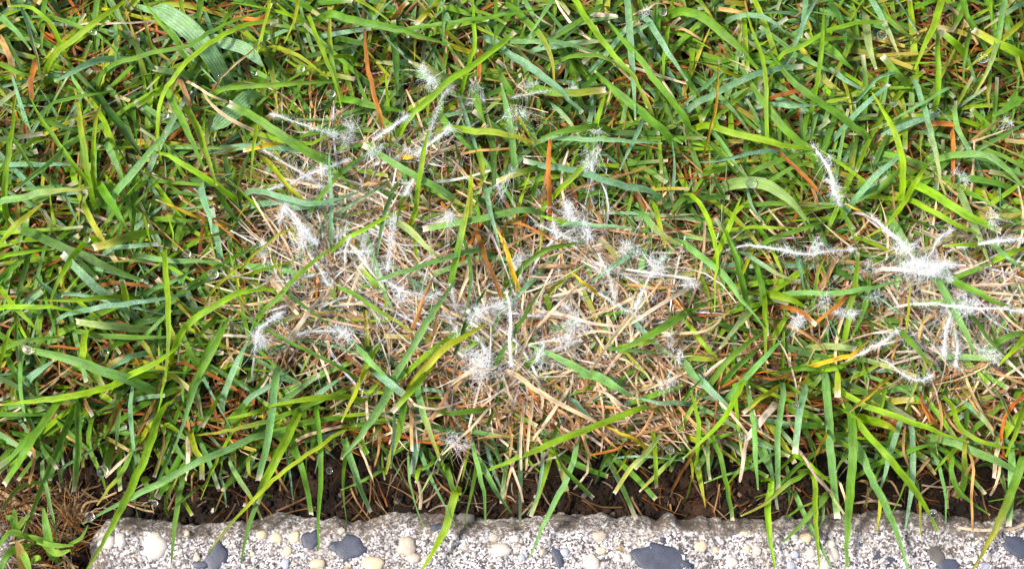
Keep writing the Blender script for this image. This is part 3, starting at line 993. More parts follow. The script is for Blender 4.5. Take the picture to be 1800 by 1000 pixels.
# ---- soil crumbs in the trench
def ico():
    t = (1 + 5 ** .5) / 2
    V = np.array([(-1, t, 0), (1, t, 0), (-1, -t, 0), (1, -t, 0), (0, -1, t), (0, 1, t), (0, -1, -t), (0, 1, -t), (t, 0, -1), (t, 0, 1), (-t, 0, -1), (-t, 0, 1)], float)
    F = np.array([(0, 11, 5), (0, 5, 1), (0, 1, 7), (0, 7, 10), (0, 10, 11), (1, 5, 9), (5, 11, 4), (11, 10, 2), (10, 7, 6), (7, 1, 8), (3, 9, 4), (3, 4, 2), (3, 2, 6), (3, 6, 8), (3, 8, 9), (4, 9, 5), (2, 4, 11), (6, 2, 10), (8, 6, 7), (9, 8, 1)])
    return V / np.linalg.norm(V[0]), F
IV, IF = ico()
def lumps(cx, cy, cz, r, jit=.25):
    n = len(cx)
    V = IV[None] * (1 + rng.uniform(-jit, jit, (n, 12, 1))) * rng.uniform(.65, 1.2, (n, 1, 3))
    a = rng.uniform(0, 6.28, n); ca, sa = np.cos(a)[:, None], np.sin(a)[:, None]
    V = np.stack([V[..., 0] * ca - V[..., 1] * sa, V[..., 0] * sa + V[..., 1] * ca, V[..., 2]], -1)
    V = V * r[:, None, None] + np.stack([cx, cy, cz], -1)[:, None]
    F = (IF[None] + (np.arange(n) * 12)[:, None, None]).reshape(-1, 3)
    return V.reshape(-1, 3), F
n = 9000
cx = rng.uniform(-.36, .36, n); cy = rng.uniform(KERB_Y - .004, EDGE_Y + .008, n); r = rng.lognormal(math.log(.0007), .55, n).clip(.0003, .003)
wl = cx < KERB_X - .004
cy[wl] = rng.uniform(KERB_Y - .05, EDGE_Y + .005, wl.sum())
V, F = lumps(cx, cy, soil_h(cx, cy) + r * .35, r)
obj('soil_crumbs', mesh('soil_crumbs', V, F, M_SOIL), label='dark crumbly soil in the strip between lawn and kerb', cat='soil', kind='stuff')

# ---- kerb blocks
def kerb(name, label, x0, x1, ytop, stones_in, seed):
    """rounded block with a worn back edge; x0/x1 ends, ytop back edge"""
    W = .10
    gx = np.arange(x0 - .004, x1 + .004, .0009)
    gy = np.concatenate([ytop - np.arange(-.006, .045, .0008), ytop - np.linspace(.047, W + .003, 22)])
    X, Y = np.meshgrid(gx, gy)
    wob = fbm(X * 45, X * 0 + 2.2, seed) * .010 + fbm(X * 160, X * 0 + 7.7, seed + 3) * .0055
    dt = (ytop + wob) - Y
    wl = fbm(Y * 70, Y * 0 + 1.3, seed + 5) * .006
    dl = X - (x0 + wl); dr = (x1 - wl) - X; db = Y - (ytop - W)
    rr = .012
    def inside(a, b):      # rounded corner distance
        return np.where((a < rr) & (b < rr), rr - np.hypot(np.maximum(rr - a, 0), np.maximum(rr - b, 0)), np.minimum(a, b))
    d = np.minimum(np.minimum(inside(dt, dl), inside(dt, dr)), db)
    band = .0085 + fbm(X * 70, Y * 70, seed + 7) * .004
    cham = np.clip(d / band, 0, 1)
    z = -.0050 * (1 - sstep(0, 1, cham)) ** 1.0
    z = z - .030 * (1 - sstep(-.0022, .0012, d))
    z = z + fbm(X * 180, Y * 180, seed + 9, 4) * .0016 + fbm(X * 650, Y * 650, seed + 13, 2) * .0009
    pit = vnoise(X * 420, Y * 420, seed + 21); z = z - .0010 * sstep(.72, .95, pit)
    X2 = np.clip(X, x0 - .0022, x1 + .0022)
    i = np.arange(X.size).reshape(X.shape)
    F = np.stack([i[1:, :-1], i[1:, 1:], i[:-1, 1:], i[:-1, :-1]], -1).reshape(-1, 4)
    stain = 1 - sstep(.85, 1.25, d / band + fbm(X * 200, Y * 200, seed + 31) * .8)
    stain = stain * (1.05 - .5 * sstep(.45, .75, vnoise(X * 90, Y * 120, seed + 17)))
    stain = stain + .35 * sstep(.62, .8, vnoise(X * 75, Y * 75, seed + 41))
    o = obj(name, mesh(name, np.stack([X2, Y, z], -1), F, M_CONC, {'stain': ('FLOAT', stain.clip(0, 1))}), label=label, cat='kerb')
    return o, (gx, gy, z)
def bilin(grid, x, y):
    gx, gy, z = grid
    ix = np.clip(np.searchsorted(gx, x), 0, len(gx) - 1); iy = np.clip(len(gy) - 1 - np.searchsorted(gy[::-1], y), 0, len(gy) - 1)
    return z[iy, ix]
KERB, KG = kerb('kerb', 'long weathered concrete kerb with exposed pebbles and slate chips', KERB_X, .46, KERB_Y, True, 11)
KERB2, KG2 = kerb('kerb', 'short end of a second concrete kerb behind the leafy weed', -.46, float(px(38, 930, 0)[0]), KERB_Y - .002, False, 57)

def pebble(cx, cy, rx, ry, ang, zb, hgt, angular, seed):
    """domed stone set into the concrete: irregular outline, two rings and a crown"""
    K = 16; g = np.random.default_rng(seed)
    th = np.linspace(0, 2 * math.pi, K, endpoint=False)
    rad = 1 + (g.uniform(-.2, .2, K) if angular else g.uniform(-.15, .15, K))
    if angular:
        for q in range(3): rad[g.integers(K)] *= g.uniform(1.0, 1.18)
    p2 = 2.6 if angular else 2.2
    rad = rad / (np.abs(np.cos(th)) ** p2 + np.abs(np.sin(th)) ** p2) ** (1 / p2)
    rings = [(1.03, -.0025), (1.0, hgt * .12), (.88, hgt * .66), (.6, hgt * .93), (.28, hgt)]
    V = []
    ca, sa = math.cos(ang), math.sin(ang)
    for f, z in rings:
        x = np.cos(th) * rad * rx * f; y = np.sin(th) * rad * ry * f
        V.append(np.stack([cx + x * ca - y * sa, cy + x * sa + y * ca, zb + z + g.uniform(-.05, .05, K) * hgt], -1))
    V = np.concatenate(V + [np.array([[cx, cy, zb + hgt]])])
    F = []
    for q in range(len(rings) - 1):
        for j in range(K): F.append((q * K + j, q * K + (j + 1) % K, (q + 1) * K + (j + 1) % K, (q + 1) * K + j))
    b = (len(rings) - 1) * K
    for j in range(0, K, 2): F.append((b + j, b + j + 1, b + (j + 2) % K, len(V) - 1))
    return V, np.array(F)
STONE_TXT = {'w': 'white_pebble', 'c': 'cream_pebble', 'd': 'slate_chip', 'g': 'grey_pebble', 't': 'tan_pebble', 'h': 'grey_stone'}
SPOTS = []
for q, (sx, sy, rx, ry, ang, c) in enumerate(STONES):
    p = px(sx, sy, 0); s = scale_at(p)
    zb = float(bilin(KG, p[0], p[1])); rx *= s; ry *= s / CT
    h = .0004 + (.00012 if c in 'dh' else .25) * (min(rx, ry) if c not in 'dh' else 1)
    V, F = pebble(p[0], p[1], rx, ry, -R(ang), zb, h, c in 'dh', 100 + q)
    SPOTS.append((p[0], p[1], max(rx, ry), max(rx, ry)))
    obj(STONE_TXT[c], mesh('stone', V, F, M_ST[c], smooth=True), parent=KERB)
# the fine aggregate, too small to pick apart
for kb, g, x0, x1, nn in ((KERB, KG, KERB_X + .004, .44, 2600), (KERB2, KG2, -.44, float(px(28, 930, 0)[0]), 700)):
    for c, share in (('w', .26), ('c', .18), ('g', .22), ('h', .34)):
        m = int(nn * share); cx = rng.uniform(x0, x1, m); cy = KERB_Y - .009 - rng.uniform(0, 1, m) ** 1.0 * .06
        r = rng.lognormal(math.log(.0006), .45, m).clip(.0003, .0018)
        for (qx, qy, qrx, qry) in SPOTS:
            kp = np.hypot((cx - qx) / qrx, (cy - qy) / qry) > 1.05; cx, cy, r = cx[kp], cy[kp], r[kp]
        V, F = lumps(cx, cy, bilin(g, cx, cy) - r * .35, r, .3)
        obj({'w': 'white_grit', 'c': 'cream_grit', 'g': 'grey_grit', 'h': 'dark_grit'}[c], mesh('grit', V, F, M_ST[c]), parent=kb, kind='stuff')
LT = {'t': 'pale tan', 'r': 'reddish brown', 'h': 'dark grey'}
LPOS = ['beside a hanging grass tip by the slate chips', 'under the hanging grass opposite the end of the lawn', 'half sunk near the broken kerb corner', 'near the broken kerb corner by a hanging blade',
        'close against the kerb edge', 'beside the leafy weed', 'in the chipped hollow of the kerb edge', 'in the wide part of the soil strip']
for q, (sx, sy, r, c) in enumerate(LOOSE):
    p = px(sx, sy, TR_Z); rr = r * scale_at(p)
    V, F = pebble(p[0], p[1], rr, rr * .85, q, float(soil_h(p[0], p[1])) - .0004, rr * .9, True, 900 + q)
    obj('loose_stone', mesh('loose_stone', V, F, M_ST[c]), label=(f'small {LT[c]} stone ' + LPOS[q]) if q < 8 else f'small {LT[c]} stone in bare soil opposite ' + min(((abs(m - sx), t_) for m, t_ in ((600, 'the oval slate'), (700, 'the tan pebbles'), (1190, 'the widest slate'), (1300, 'the pale kerb grit'), (1560, 'the diamond slate'))))[1], cat='stone', group='loose stones in the soil strip')

# ================================================================ BLADES
PAL = {'l': (.205, .36, .004), 'g': (.105, .240, .004), 'd': (.044, .122, .004), 'b': (.110, .275, .088), 'c': (.118, .285, .028), 'p': (.24, .34, .07),
       'y': (.33, .38, .010), 'Y': (.55, .35, .010), 's': (.36, .20, .075), 'o': (.33, .115, .012), 't': (.58, .44, .28), 'k': (.115, .050, .016), 'w': (.58, .54, .49)}
DEW = {'b': .9, 'c': .45, 'p': .35, 'g': .12, 'l': .05, 'd': .1, 'w': .3}
LAYER = {'h': (.030, .041), 'm': (.021, .029), 'k': (.012, .018), 'u': (.045, .045)}
DRY = np.array((.70, .60, .44))
def mask(E, x, y):
    m = np.zeros(np.shape(x))
    for cx, cy, rx, ry, a in E:
        m = np.maximum(m, a * np.exp(-(((x - cx) / rx) ** 2 + ((y - cy) / ry) ** 2) * 1.1))
    return m
def catmull(P, n, end=0):
    P = np.vstack([2 * P[0] - P[1], P, 2 * P[-1] - P[-2]])
    seg = len(P) - 3; t = np.linspace(0, seg - 1e-6, n)
    if end:
        t[-3] = seg * (1 - 2.2 * end); t[-2] = seg * (1 - end); t[:-3] = np.linspace(0, t[-3] - seg / n, n - 3)
    t = t.clip(0, seg - 1e-6); k = t.astype(int); f = (t - k)[:, None]
    a, b, c, d = P[k], P[k + 1], P[k + 2], P[k + 3]
    return .5 * (2 * b + (c - a) * f + (2 * a - 5 * b + 4 * c - d) * f ** 2 + (3 * b - a - 3 * c + d) * f ** 3)
TR = []
for (ox, oy, zm), txt in TILES.items():
    for L in txt.strip().splitlines():
        q = L.split(); c, wd, lay, tip = q[0], float(q[1]), q[2], q[3]; pts = q[4:]
        rev = pts[0] == '<'; pts = pts[1:] if rev else pts
        P2 = np.array([[float(v) for v in s.split(',')] for s in pts]) / zm + (ox, oy)
        if rev: P2 = P2[::-1]
        g = np.random.default_rng(int(abs(P2).sum() * 10))
        zl = g.uniform(*LAYER[lay])
        cum = np.r_[0, np.cumsum(np.hypot(*np.diff(P2, axis=0).T))]; t = cum / cum[-1]
        if lay == 'u': z = .006 + t * .05
        else:
            z = zl * (.62 + .38 * np.sin(math.pi * (.12 + .68 * t)))
            z = z * (1 - .80 * sstep(800, 945, P2[:, 1])) + .0035 * sstep(850, 950, P2[:, 1])
        P3 = px(P2[:, 0], P2[:, 1], z)
        # root: on from the visible foot down into the soil
        back = unit((P3[0] - P3[1]) * (1, 1, 0)); z0 = P3[0, 2]
        gz = float(soil_h(P3[0, 0], P3[0, 1]))
        f1 = P3[0] + back * z0 * .28 + (0, 0, -(z0 - gz) * .45); f2 = P3[0] + back * z0 * .42 + (0, 0, -(z0 - gz) - .002)
        P3 = np.vstack([f2, f1, P3])
        n = int(np.clip(cum[-1] / 9, 12, 30)); tl = float(np.linalg.norm(np.diff(P3, axis=0), axis=1)[-1]) * (len(P3) - 1)
        Q = catmull(P3, n, min(.08, g.uniform(.0008, .0018) / tl))
        Q[2:-4] += g.normal(0, .00018, (n - 6, 3))
        wm = wd / zm * scale_at(P3.mean(0)) * (1.0 if c != 'w' else .62)
        TR.append(dict(c=c, P=Q, w=wm, tip=tip, P2=P2, g=g, lay=lay, len=float(np.linalg.norm(np.diff(Q, axis=0), axis=1).sum()), area=cum[-1] * wd / zm))

def blade_mesh(b, name):
    g, Q = b['g'], b['P']; n = len(Q); t = np.r_[0, np.cumsum(np.linalg.norm(np.diff(Q, axis=0), axis=1))]; t /= t[-1]
    c = b['c']; base = np.array(PAL[c]) * g.uniform(.85, 1.15) * np.array([g.uniform(.9, 1.12), 1, g.uniform(.8, 1.2)])
    C = np.repeat(base[None], n, 0)
    if c in 'lgdcbpy':
        foot = np.array((.30, .34, .06)); C = C + (foot - C) * (sstep(.28, 0, t) * .5)[:, None]
        if g.random() < .16: C = C + (np.array((.45, .36, .03)) - C) * (sstep(.55, 1.05, t) * .8)[:, None]
    elif c == 'Y': C = C + (np.array((.25, .36, .03)) - C) * (sstep(.5, 0, t) * .7)[:, None]
    elif c in 'so': C = C * (1 + .35 * np.sin(t * g.uniform(4, 9) + g.uniform(0, 6)))[:, None]
    W = b['w'] * np.ones(n)
    if b['tip'] == 'c':
        W = W * (1 - .18 * sstep(.6, 1, t)) * (.7 + .3 * sstep(0, .35, t))
        C[-1] = DRY * 1.15; C[-2] = DRY; C[-3] = C[-3] * .8 + DRY * .2
    elif c in 'sotkw': W = W * (.75 + .25 * np.sin(math.pi * t)); W[-1] *= .6
    else:
        W = W * (.65 + .35 * sstep(0, .3, t)) * (1 - .70 * sstep(.66, 1.04, t))
        if g.random() < .5: C[-1] = DRY
    ref = unit(CPOS - Q.mean(0)) + g.normal(0, .30, 3); ref = unit(ref)
    fold = (g.uniform(.14, .34) if c not in 'sotkw' else g.uniform(-.25, .3)) * np.ones(1)
    V, F, A = ribbons(Q[None], W[None], ref[None], fold, C[None], np.array([DEW.get(c, .05) * g.uniform(.7, 1.2)]), np.array([g.random()]), 3, np.array([g.normal(0, .35)]))
    return V, F, A

def merge(parts):
    V, F, A, off = [], [], {}, 0
    for v, f, a in parts:
        V.append(v); F.append(f + off); off += len(v)
        for kk, (kd, arr) in a.items(): A.setdefault(kk, (kd, []))[1].append(np.asarray(arr).reshape(len(v), -1))
    return np.concatenate(V), np.concatenate(F), {kk: (kd, np.concatenate(x)) for kk, (kd, x) in A.items()}

# ---- words for the labels
CW = {'l': 'lime green', 'g': 'mid green', 'd': 'dark green', 'b': 'dewy', 'c': 'cool green', 'p': 'pale green', 'y': 'yellow-green', 'Y': 'yellow', 's': 'tan', 'o': 'orange', 't': 'straw', 'k': 'dark brown', 'w': 'white'}
MARKX = [(150, 'broken kerb corner'), (272, 'big white pebble'), (400, 'two small slates'), (580, 'oval slate'), (800, 'tan pebbles'), (1000, 'thin slate'), (1170, 'widest slate'), (1380, 'pale kerb grit'), (1545, 'diamond slate'), (1760, 'folded slate')]
def where(P2):
    tip, mid = P2[-1], P2[len(P2) // 2]
    if tip[1] > 905: return 'over the kerb'
    if tip[1] > 815: return 'over bare soil'
    m = mask(MATS, mid[0], mid[1])
    if m > .35: return 'in smaller mould patch' if mid[0] > 1350 else 'in larger mould patch'
    if mid[0] < 480 and mid[1] < 260 and mid[0] > 200: return 'by broad leaves'
    if mid[1] > 660: return 'by lawn edge'
    if mid[1] > 330: return 'mid lawn'
    return 'deep in lawn'
def heading(P2):
    d = P2[-1] - P2[0]; a = abs(math.degrees(math.atan2(d[1], abs(d[0]))))
    if a < 22: return 'parallel to kerb'
    if a > 66: return 'pointing to kerb' if d[1] > 0 else 'pointing from kerb'
    return 'slanting to kerb' if d[1] > 0 else 'slanting from kerb'
def shape(b):
    P2 = b['P2']; a = np.hypot(*np.diff(P2, axis=0).T).sum() / max(1, np.hypot(*(P2[-1] - P2[0])))
    return 'straight' if a < 1.012 else ('bent' if a < 1.06 else 'arched')
def size(b):
    if b['w'] > .0032: return 'broad '
    if b['w'] < .0017: return 'thin '
    return ''
def give_labels(bs, noun):
    cand = []
    for b in bs:
        mx = min(MARKX, key=lambda m: abs(m[0] - b['P2'][:, 0].mean()))[1]
        cand.append([f"{size(b)}{CW[b['c']]} {noun} {where(b['P2'])}, {heading(b['P2'])}",
                     f"{shape(b)} {size(b)}{CW[b['c']]} {noun} {where(b['P2'])}, {heading(b['P2'])}",
                     f"{shape(b)} {size(b)}{CW[b['c']]} {noun}, {where(b['P2'])}, opposite {mx}",
                     f"{shape(b)} {size(b)}{CW[b['c']].split()[-1] if b['c'] == 'w' else CW[b['c']]} {noun} {where(b['P2'])}, {heading(b['P2'])}, opposite {mx}"])
    lab = [None] * len(bs)
    for lev in range(4):
        cnt = {}
        for i, c in enumerate(cand):
            if lab[i] is None: cnt[c[lev]] = cnt.get(c[lev], []) + [i]
        # a vaguer label may be taken only where it is true of this one alone
        for l, ii in cnt.items():
            al = [i for i, c in enumerate(cand) if c[lev] == l]
            if len(al) == 1: lab[ii[0]] = l
    cnt = {}
    for i, c in enumerate(cand):
        if lab[i] is None: cnt.setdefault(c[3], []).append(i)
    for l, ii in cnt.items():
        al = sorted((i for i, c in enumerate(cand) if c[3] == l), key=lambda i: -bs[i]['len'])
        words = {2: ['longer', 'shorter'], 3: ['longest', 'middling', 'shortest'], 4: ['longest', 'second-longest', 'third-longest', 'shortest']}.get(len(al))
        for i in ii: lab[i] = (words[al.index(i)] + ' ' + l) if words else l
    return lab

green = sorted([b for b in TR if b['c'] in 'lgdbcpy'], key=lambda b: -b['area'])
straw = [b for b in TR if b['c'] in 'sotkY']
white = [b for b in TR if b['c'] == 'w']
hero, rest = green[:300], green[300:]
for b, l in zip(hero, give_labels(hero, 'grass blade')):
    V, F, A = blade_mesh(b, 'b'); b['o'] = obj('grass_blade', mesh('grass_blade', V, F, M_LEAF, A), label=l, cat='grass blade', group='green grass blades of the lawn')
for b, l in zip(straw, give_labels(straw, 'dead blade')):
    V, F, A = blade_mesh(b, 'b'); b['o'] = obj('dead_grass_blade', mesh('dead_blade', V, F, M_STRAW, A), label=l, cat='dead blade', group='dead grass blades of the lawn')

# ---------------------------------------------------------------- fill grass
XL, YT = .40, EDGE_Y + .36
def roots(n, dens):
    out = []
    while sum(len(o) for o in out) < n:
        p = np.stack([rng.uniform(-XL, XL, n), rng.uniform(EDGE_Y - .001, YT, n)], -1)
        q = to_px(np.concatenate([p, np.full((n, 1), .012)], 1))
        out.append(p[rng.random(n) < dens(q[:, 0], q[:, 1], p)])
    return np.concatenate(out)[:n]
def dens_green(x, y, p):
    m = mask(MATS, x, y); s = mask(STRAWS, x, y)
    return (1 - .68 * np.maximum(m * .9, s)).clip(.08, 1)
def fill(n, S, cap, lens, wid, cols, mix, dew, flat, dens, droop=1.0):
    p = roots(n, dens); az = rng.uniform(0, 2 * math.pi, n)
    edge = sstep(EDGE_Y + .03, EDGE_Y, p[:, 1])
    az = az + (np.where(np.sin(az) > 0, 1, 0) * edge * rng.uniform(.6, 1, n)) * (-2 * (az - 0) )     # near the edge lean towards the kerb
    L = rng.uniform(*lens, n) * (1 - .5 * edge * (1 - flat)); t = np.r_[np.linspace(0, .965, S - 1), 1.0]
    th0 = rng.uniform(R(8), R(50), n); th1 = th0 + rng.uniform(R(15), R(85), n) * droop
    if flat: th0 = rng.uniform(R(70), R(95), n); th1 = th0 + rng.normal(0, R(12), n)
    th = th0[:, None] + (th1 - th0)[:, None] * t[None] ** 1.3
    azt = az[:, None] + rng.normal(0, .35 if not flat else .7, n)[:, None] * t[None]
    ds = L[:, None] * np.r_[0, np.diff(t)][None]
    D = np.stack([np.sin(th) * np.cos(azt), np.sin(th) * np.sin(azt), np.cos(th)], -1) * ds[..., None]
    D[:, 0] = 0; P = np.cumsum(D, 1)
    zmax = P[..., 2].max(1); zs = np.minimum(1, cap * rng.uniform(.6, 1, n) / np.maximum(zmax, 1e-5)); P[..., 2] *= zs[:, None]
    P[..., :2] += p[:, None]
    if flat:
        over = np.minimum(0, P[..., 1].min(1) - (EDGE_Y - rng.uniform(-.004, .010, n))); P[..., 1] -= over[:, None]
        P[..., 2] = np.abs(P[..., 2]) * .6 + rng.uniform(.0005, cap, n)[:, None]
    else: P[..., 2] -= .001
    fl = soil_h(P[..., 0], P[..., 1]); P[..., 2] = np.maximum(P[..., 2], fl + .0008) if not flat else np.maximum(P[..., 2], fl + .0004)
    W0 = rng.uniform(*wid, n); W = W0[:, None] * (.7 + .3 * sstep(0, .3, t))[None]
    cut = rng.random(n) < .5
    W = W * np.where(cut[:, None], (1 - .2 * sstep(.6, 1, t))[None], (1 - .85 * sstep(.4, 1.03, t))[None])
    return p, P, W, t, cut
def colour(n, t, names, probs, cut, gre):
    ci = rng.choice(len(names), n, p=np.array(probs) / sum(probs)); base = np.array([PAL[c] for c in names])[ci]
    base = base * rng.uniform(.75, 1.2, (n, 1)) * np.stack([rng.uniform(.85, 1.2, n), np.ones(n), rng.uniform(.7, 1.3, n)], -1)
    C = np.repeat(base[:, None], len(t), 1)
    if gre:
        C = C + (np.array((.33, .33, .07)) - C) * (sstep(.35, 0, t) * .55)[None, :, None]
        C[:, -1] = np.where(cut[:, None], DRY * .8, C[:, -1]); cut2 = cut & (rng.random(n) < .45)
        yl = rng.random(n) < .13
        C = np.where(yl[:, None, None], C + (np.array((.48, .36, .05)) - C) * (sstep(.35, 1, t) * .9)[None, :, None], C)
    if gre: C[:, -2] = np.where(cut2[:, None], DRY * .4 + C[:, -2] * .5, C[:, -2])
    else: C = C * (1 + .3 * np.sin(t[None] * rng.uniform(3, 9, (n, 1)) + rng.uniform(0, 6, (n, 1))))[..., None]
    dew = np.array([DEW.get(c, .05) for c in names])[ci] * rng.uniform(.5, 1.1, n)
    return C, dew
def refs(n, s): 
    r = np.stack([rng.normal(0, s, n), rng.normal(-.3, s, n), np.ones(n)], -1); return unit(r)
parts = []
for (n, cap, lens, wid) in ((8500, .013, (.020, .045), (.0014, .0029)), (5600, .022, (.040, .085), (.0016, .0031))):
    p, P, W, t, cut = fill(n, 10, cap, lens, wid, 3, None, None, 0, dens_green)
    C, dw = colour(n, t, 'lgdcby', (.22, .34, .17, .14, .10, .03), cut, True)
    parts.append(ribbons(P, W, refs(n, .45), rng.uniform(.08, .25, n), C, dw, rng.random(n), 3, rng.normal(0, .5, n)))
parts += [blade_mesh(b, 'r') for b in rest]
V, F, A = merge(parts)
obj('lawn_grass', mesh('lawn_grass', V, F, M_LEAF, A), label='dense short green grass filling the lawn', cat='grass', kind='stuff')
# ---------------------------------------------------------------- straw thatch
parts = []
def dens_pale(x, y, p): return (np.maximum(mask(STRAWS, x, y), mask(MATS, x, y)) * 1.2).clip(.01, 1)
def dens_mould(x, y, p): return (mask(MATS, x, y) * 1.3 - .15).clip(.0, 1)
def one(x, y, p): return np.full(len(x), 1.0)
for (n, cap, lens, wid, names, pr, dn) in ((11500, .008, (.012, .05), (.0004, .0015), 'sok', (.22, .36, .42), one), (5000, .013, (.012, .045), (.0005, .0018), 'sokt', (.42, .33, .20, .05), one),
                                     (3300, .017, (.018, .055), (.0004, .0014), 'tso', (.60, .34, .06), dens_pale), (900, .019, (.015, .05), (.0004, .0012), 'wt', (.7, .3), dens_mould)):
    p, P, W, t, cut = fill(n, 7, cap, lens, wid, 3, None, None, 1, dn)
    C, dw = colour(n, t, names, pr, cut, False)
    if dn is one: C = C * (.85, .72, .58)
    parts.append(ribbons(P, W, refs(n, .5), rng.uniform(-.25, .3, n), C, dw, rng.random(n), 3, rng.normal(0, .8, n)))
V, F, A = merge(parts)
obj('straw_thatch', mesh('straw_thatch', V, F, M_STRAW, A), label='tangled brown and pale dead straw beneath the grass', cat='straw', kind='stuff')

# ================================================================ MOULD
def fibres(B, D, Ln, wd, curl=.8, S=5):
    """thin threads from base points B (n,3) in directions D"""
    n = len(B); t = np.linspace(0, 1, S)
    d = unit(D); k1 = rng.normal(0, curl, (n, 3)); k2 = rng.normal(0, curl * .6, (n, 3))
    P = B[:, None] + Ln[:, None, None] * (d[:, None] * t[None, :, None] + k1[:, None] * (t ** 2)[None, :, None] * .5 + k2[:, None] * (np.sin(t * 5) * t)[None, :, None] * .25)
    W = wd[:, None] * (1 - .6 * t)[None]
    return P, W
def fib_mesh(name, P, W):
    n = len(P); r = unit(rng.normal(0, 1, (n, 3)))
    V, F, A = ribbons(P, W, r, np.zeros(n), np.ones((n, P.shape[1], 3)), np.zeros(n), np.zeros(n), 2)
    return mesh(name, V, F, M_FIB)
FW = (.00007, .00016)
ALLP = np.concatenate([b['P'] for b in hero + straw + white if len(b['P'])]); ALLX = to_px(ALLP)
def top_at(x, y):
    d = np.hypot(ALLX[:, 0] - x, ALLX[:, 1] - y); k = np.where(d < 14)[0]
    return float(ALLP[k, 2].max()) if len(k) else .024
for b, l in zip(white, give_labels(white, 'mouldy blade')):
    V, F, A = blade_mesh(b, 'w'); o = obj('mouldy_grass_blade', mesh('mouldy_blade', V, F, M_STRAW, A), label=l, cat='mouldy blade', group='dead blades coated in white mould')
    n = int(b['len'] * 1000 * 12); k = rng.integers(3, len(b['P']) - 1, n); f = rng.random((n, 1))
    f2 = .25 + .9 * vnoise(k * .7 + 3, np.full(n, b['w'] * 1e4), 3) ** 1.5
    B = b['P'][k] * (1 - f) + b['P'][k + 1] * f + rng.normal(0, b['w'] * .25, (n, 3))
    P, W = fibres(B, rng.normal(0, 1, (n, 3)) + (0, 0, .25), rng.uniform(.0012, .0040, n) * f2, rng.uniform(*FW, n))
    obj('fuzz', fib_mesh('fuzz', P, W), parent=o)
def near_words(x, y):
    mx = min(MARKX, key=lambda m: abs(m[0] - x))[1]
    if y > 815: z = 'over bare soil'
    elif mask(MATS, x, y) > .3: z = 'in the smaller mould patch' if x > 1350 else 'in the larger mould patch'
    elif y > 660: z = 'near the lawn edge'
    elif y > 330: z = 'midway out in lawn'
    else: z = 'deep in the lawn'
    return z, mx
def split_labels(L, key):
    out = {}
    for l in set(L.values()):
        al = sorted((q for q in L if L[q] == l), key=key); w_ = {2: ['bigger', 'lesser'], 3: ['biggest', 'middling', 'least'], 4: ['biggest', 'second-biggest', 'third-biggest', 'least'], 5: ['biggest', 'second-biggest', 'third-biggest', 'fourth-biggest', 'least']}.get(len(al))
        for i_, q in enumerate(al): out[q] = (w_[i_] + ' ' + l) if w_ else l
    return out
TL = {}
for (x, y, r, dn) in TUFTS:
    zw, mx = near_words(x, y)
    TL[(x, y)] = f"{'dense' if dn > .75 else ('wispy' if dn < .5 else 'loose')} white mould tuft {zw}, opposite {mx}"
    TL[(x, y)] = ('broad ' if r > 17 else ('tiny ' if r < 14 else '')) + TL[(x, y)]
TR_ = {(x, y): r * (.5 + dn) for (x, y, r, dn) in TUFTS}
TL = split_labels(TL, lambda q: -TR_[q])
for (x, y, r, dn) in TUFTS:
    z = top_at(x, y) + .001; c = px(x, y, z); rr = r * scale_at(c)
    l = TL[(x, y)]
    o = obj('mould_tuft', None, label=l, cat='mould tuft', group='tufts of white mould on the grass'); o.location = (c[0], c[1], z)
    n = int(50 + 260 * dn ** 2 * (r / 16) ** 1.6)
    ang = rng.uniform(0, 6.28, n); q = np.sqrt(rng.random(n)); el = rng.uniform(.5, 1)
    ax = rng.uniform(0, 3.14); lx = q * np.cos(ang) * rr * 1.05; ly = q * np.sin(ang) * rr * rng.uniform(.22, .6)
    B = np.stack([lx * math.cos(ax) - ly * math.sin(ax), lx * math.sin(ax) + ly * math.cos(ax), rng.uniform(-.5, .35, n) * rr * .8], -1)
    D = B / rr * 1.0 + rng.normal(0, .75, (n, 3)) + (0, 0, .45)
    P, W = fibres(B, D, rng.uniform(.3, 1.0, n) ** 1.4 * min(rr, .0045), rng.uniform(*FW, n))
    # threads down onto the straw it sits on
    obj('fuzz', fib_mesh('fuzz', P, W), parent=o)
    m = max(14, int(30 * dn))
    B2 = rng.normal(0, rr * .45, (m, 3)) * (1, 1, .2); D2 = np.stack([rng.normal(0, .35, m), rng.normal(0, .35, m), -np.ones(m)], -1)
    P, W = fibres(B2, D2, np.full(m, z * .9), rng.uniform(*FW, m), .3, 7)
    obj('anchor_threads', fib_mesh('anchor_threads', P, W), parent=o, kind='stuff')
# ---- webs of threads over the diseased straw
n = 90000
x = rng.uniform(380, 1900, n); y = rng.uniform(150, 800, n)
m = mask(MATS, x, y) * (.25 + 1.2 * sstep(.42, .7, vnoise(x / 17, y / 17, 4))); keep = rng.random(n) < m
x, y = x[keep], y[keep]; n = len(x); z = rng.uniform(.005, .027, n)
B = px(x, y, z)
D = rng.normal(0, 1, (n, 3)) * (1, 1, .35)
P, W = fibres(B, D, rng.uniform(.0015, .0065, n), rng.uniform(*FW, n) * .9, 1.0, 5)
obj('mould_web', fib_mesh('mould_web', P, W), label='cobweb-like white mould threads spread over the pale straw', cat='mould', kind='stuff')
print('web', n)

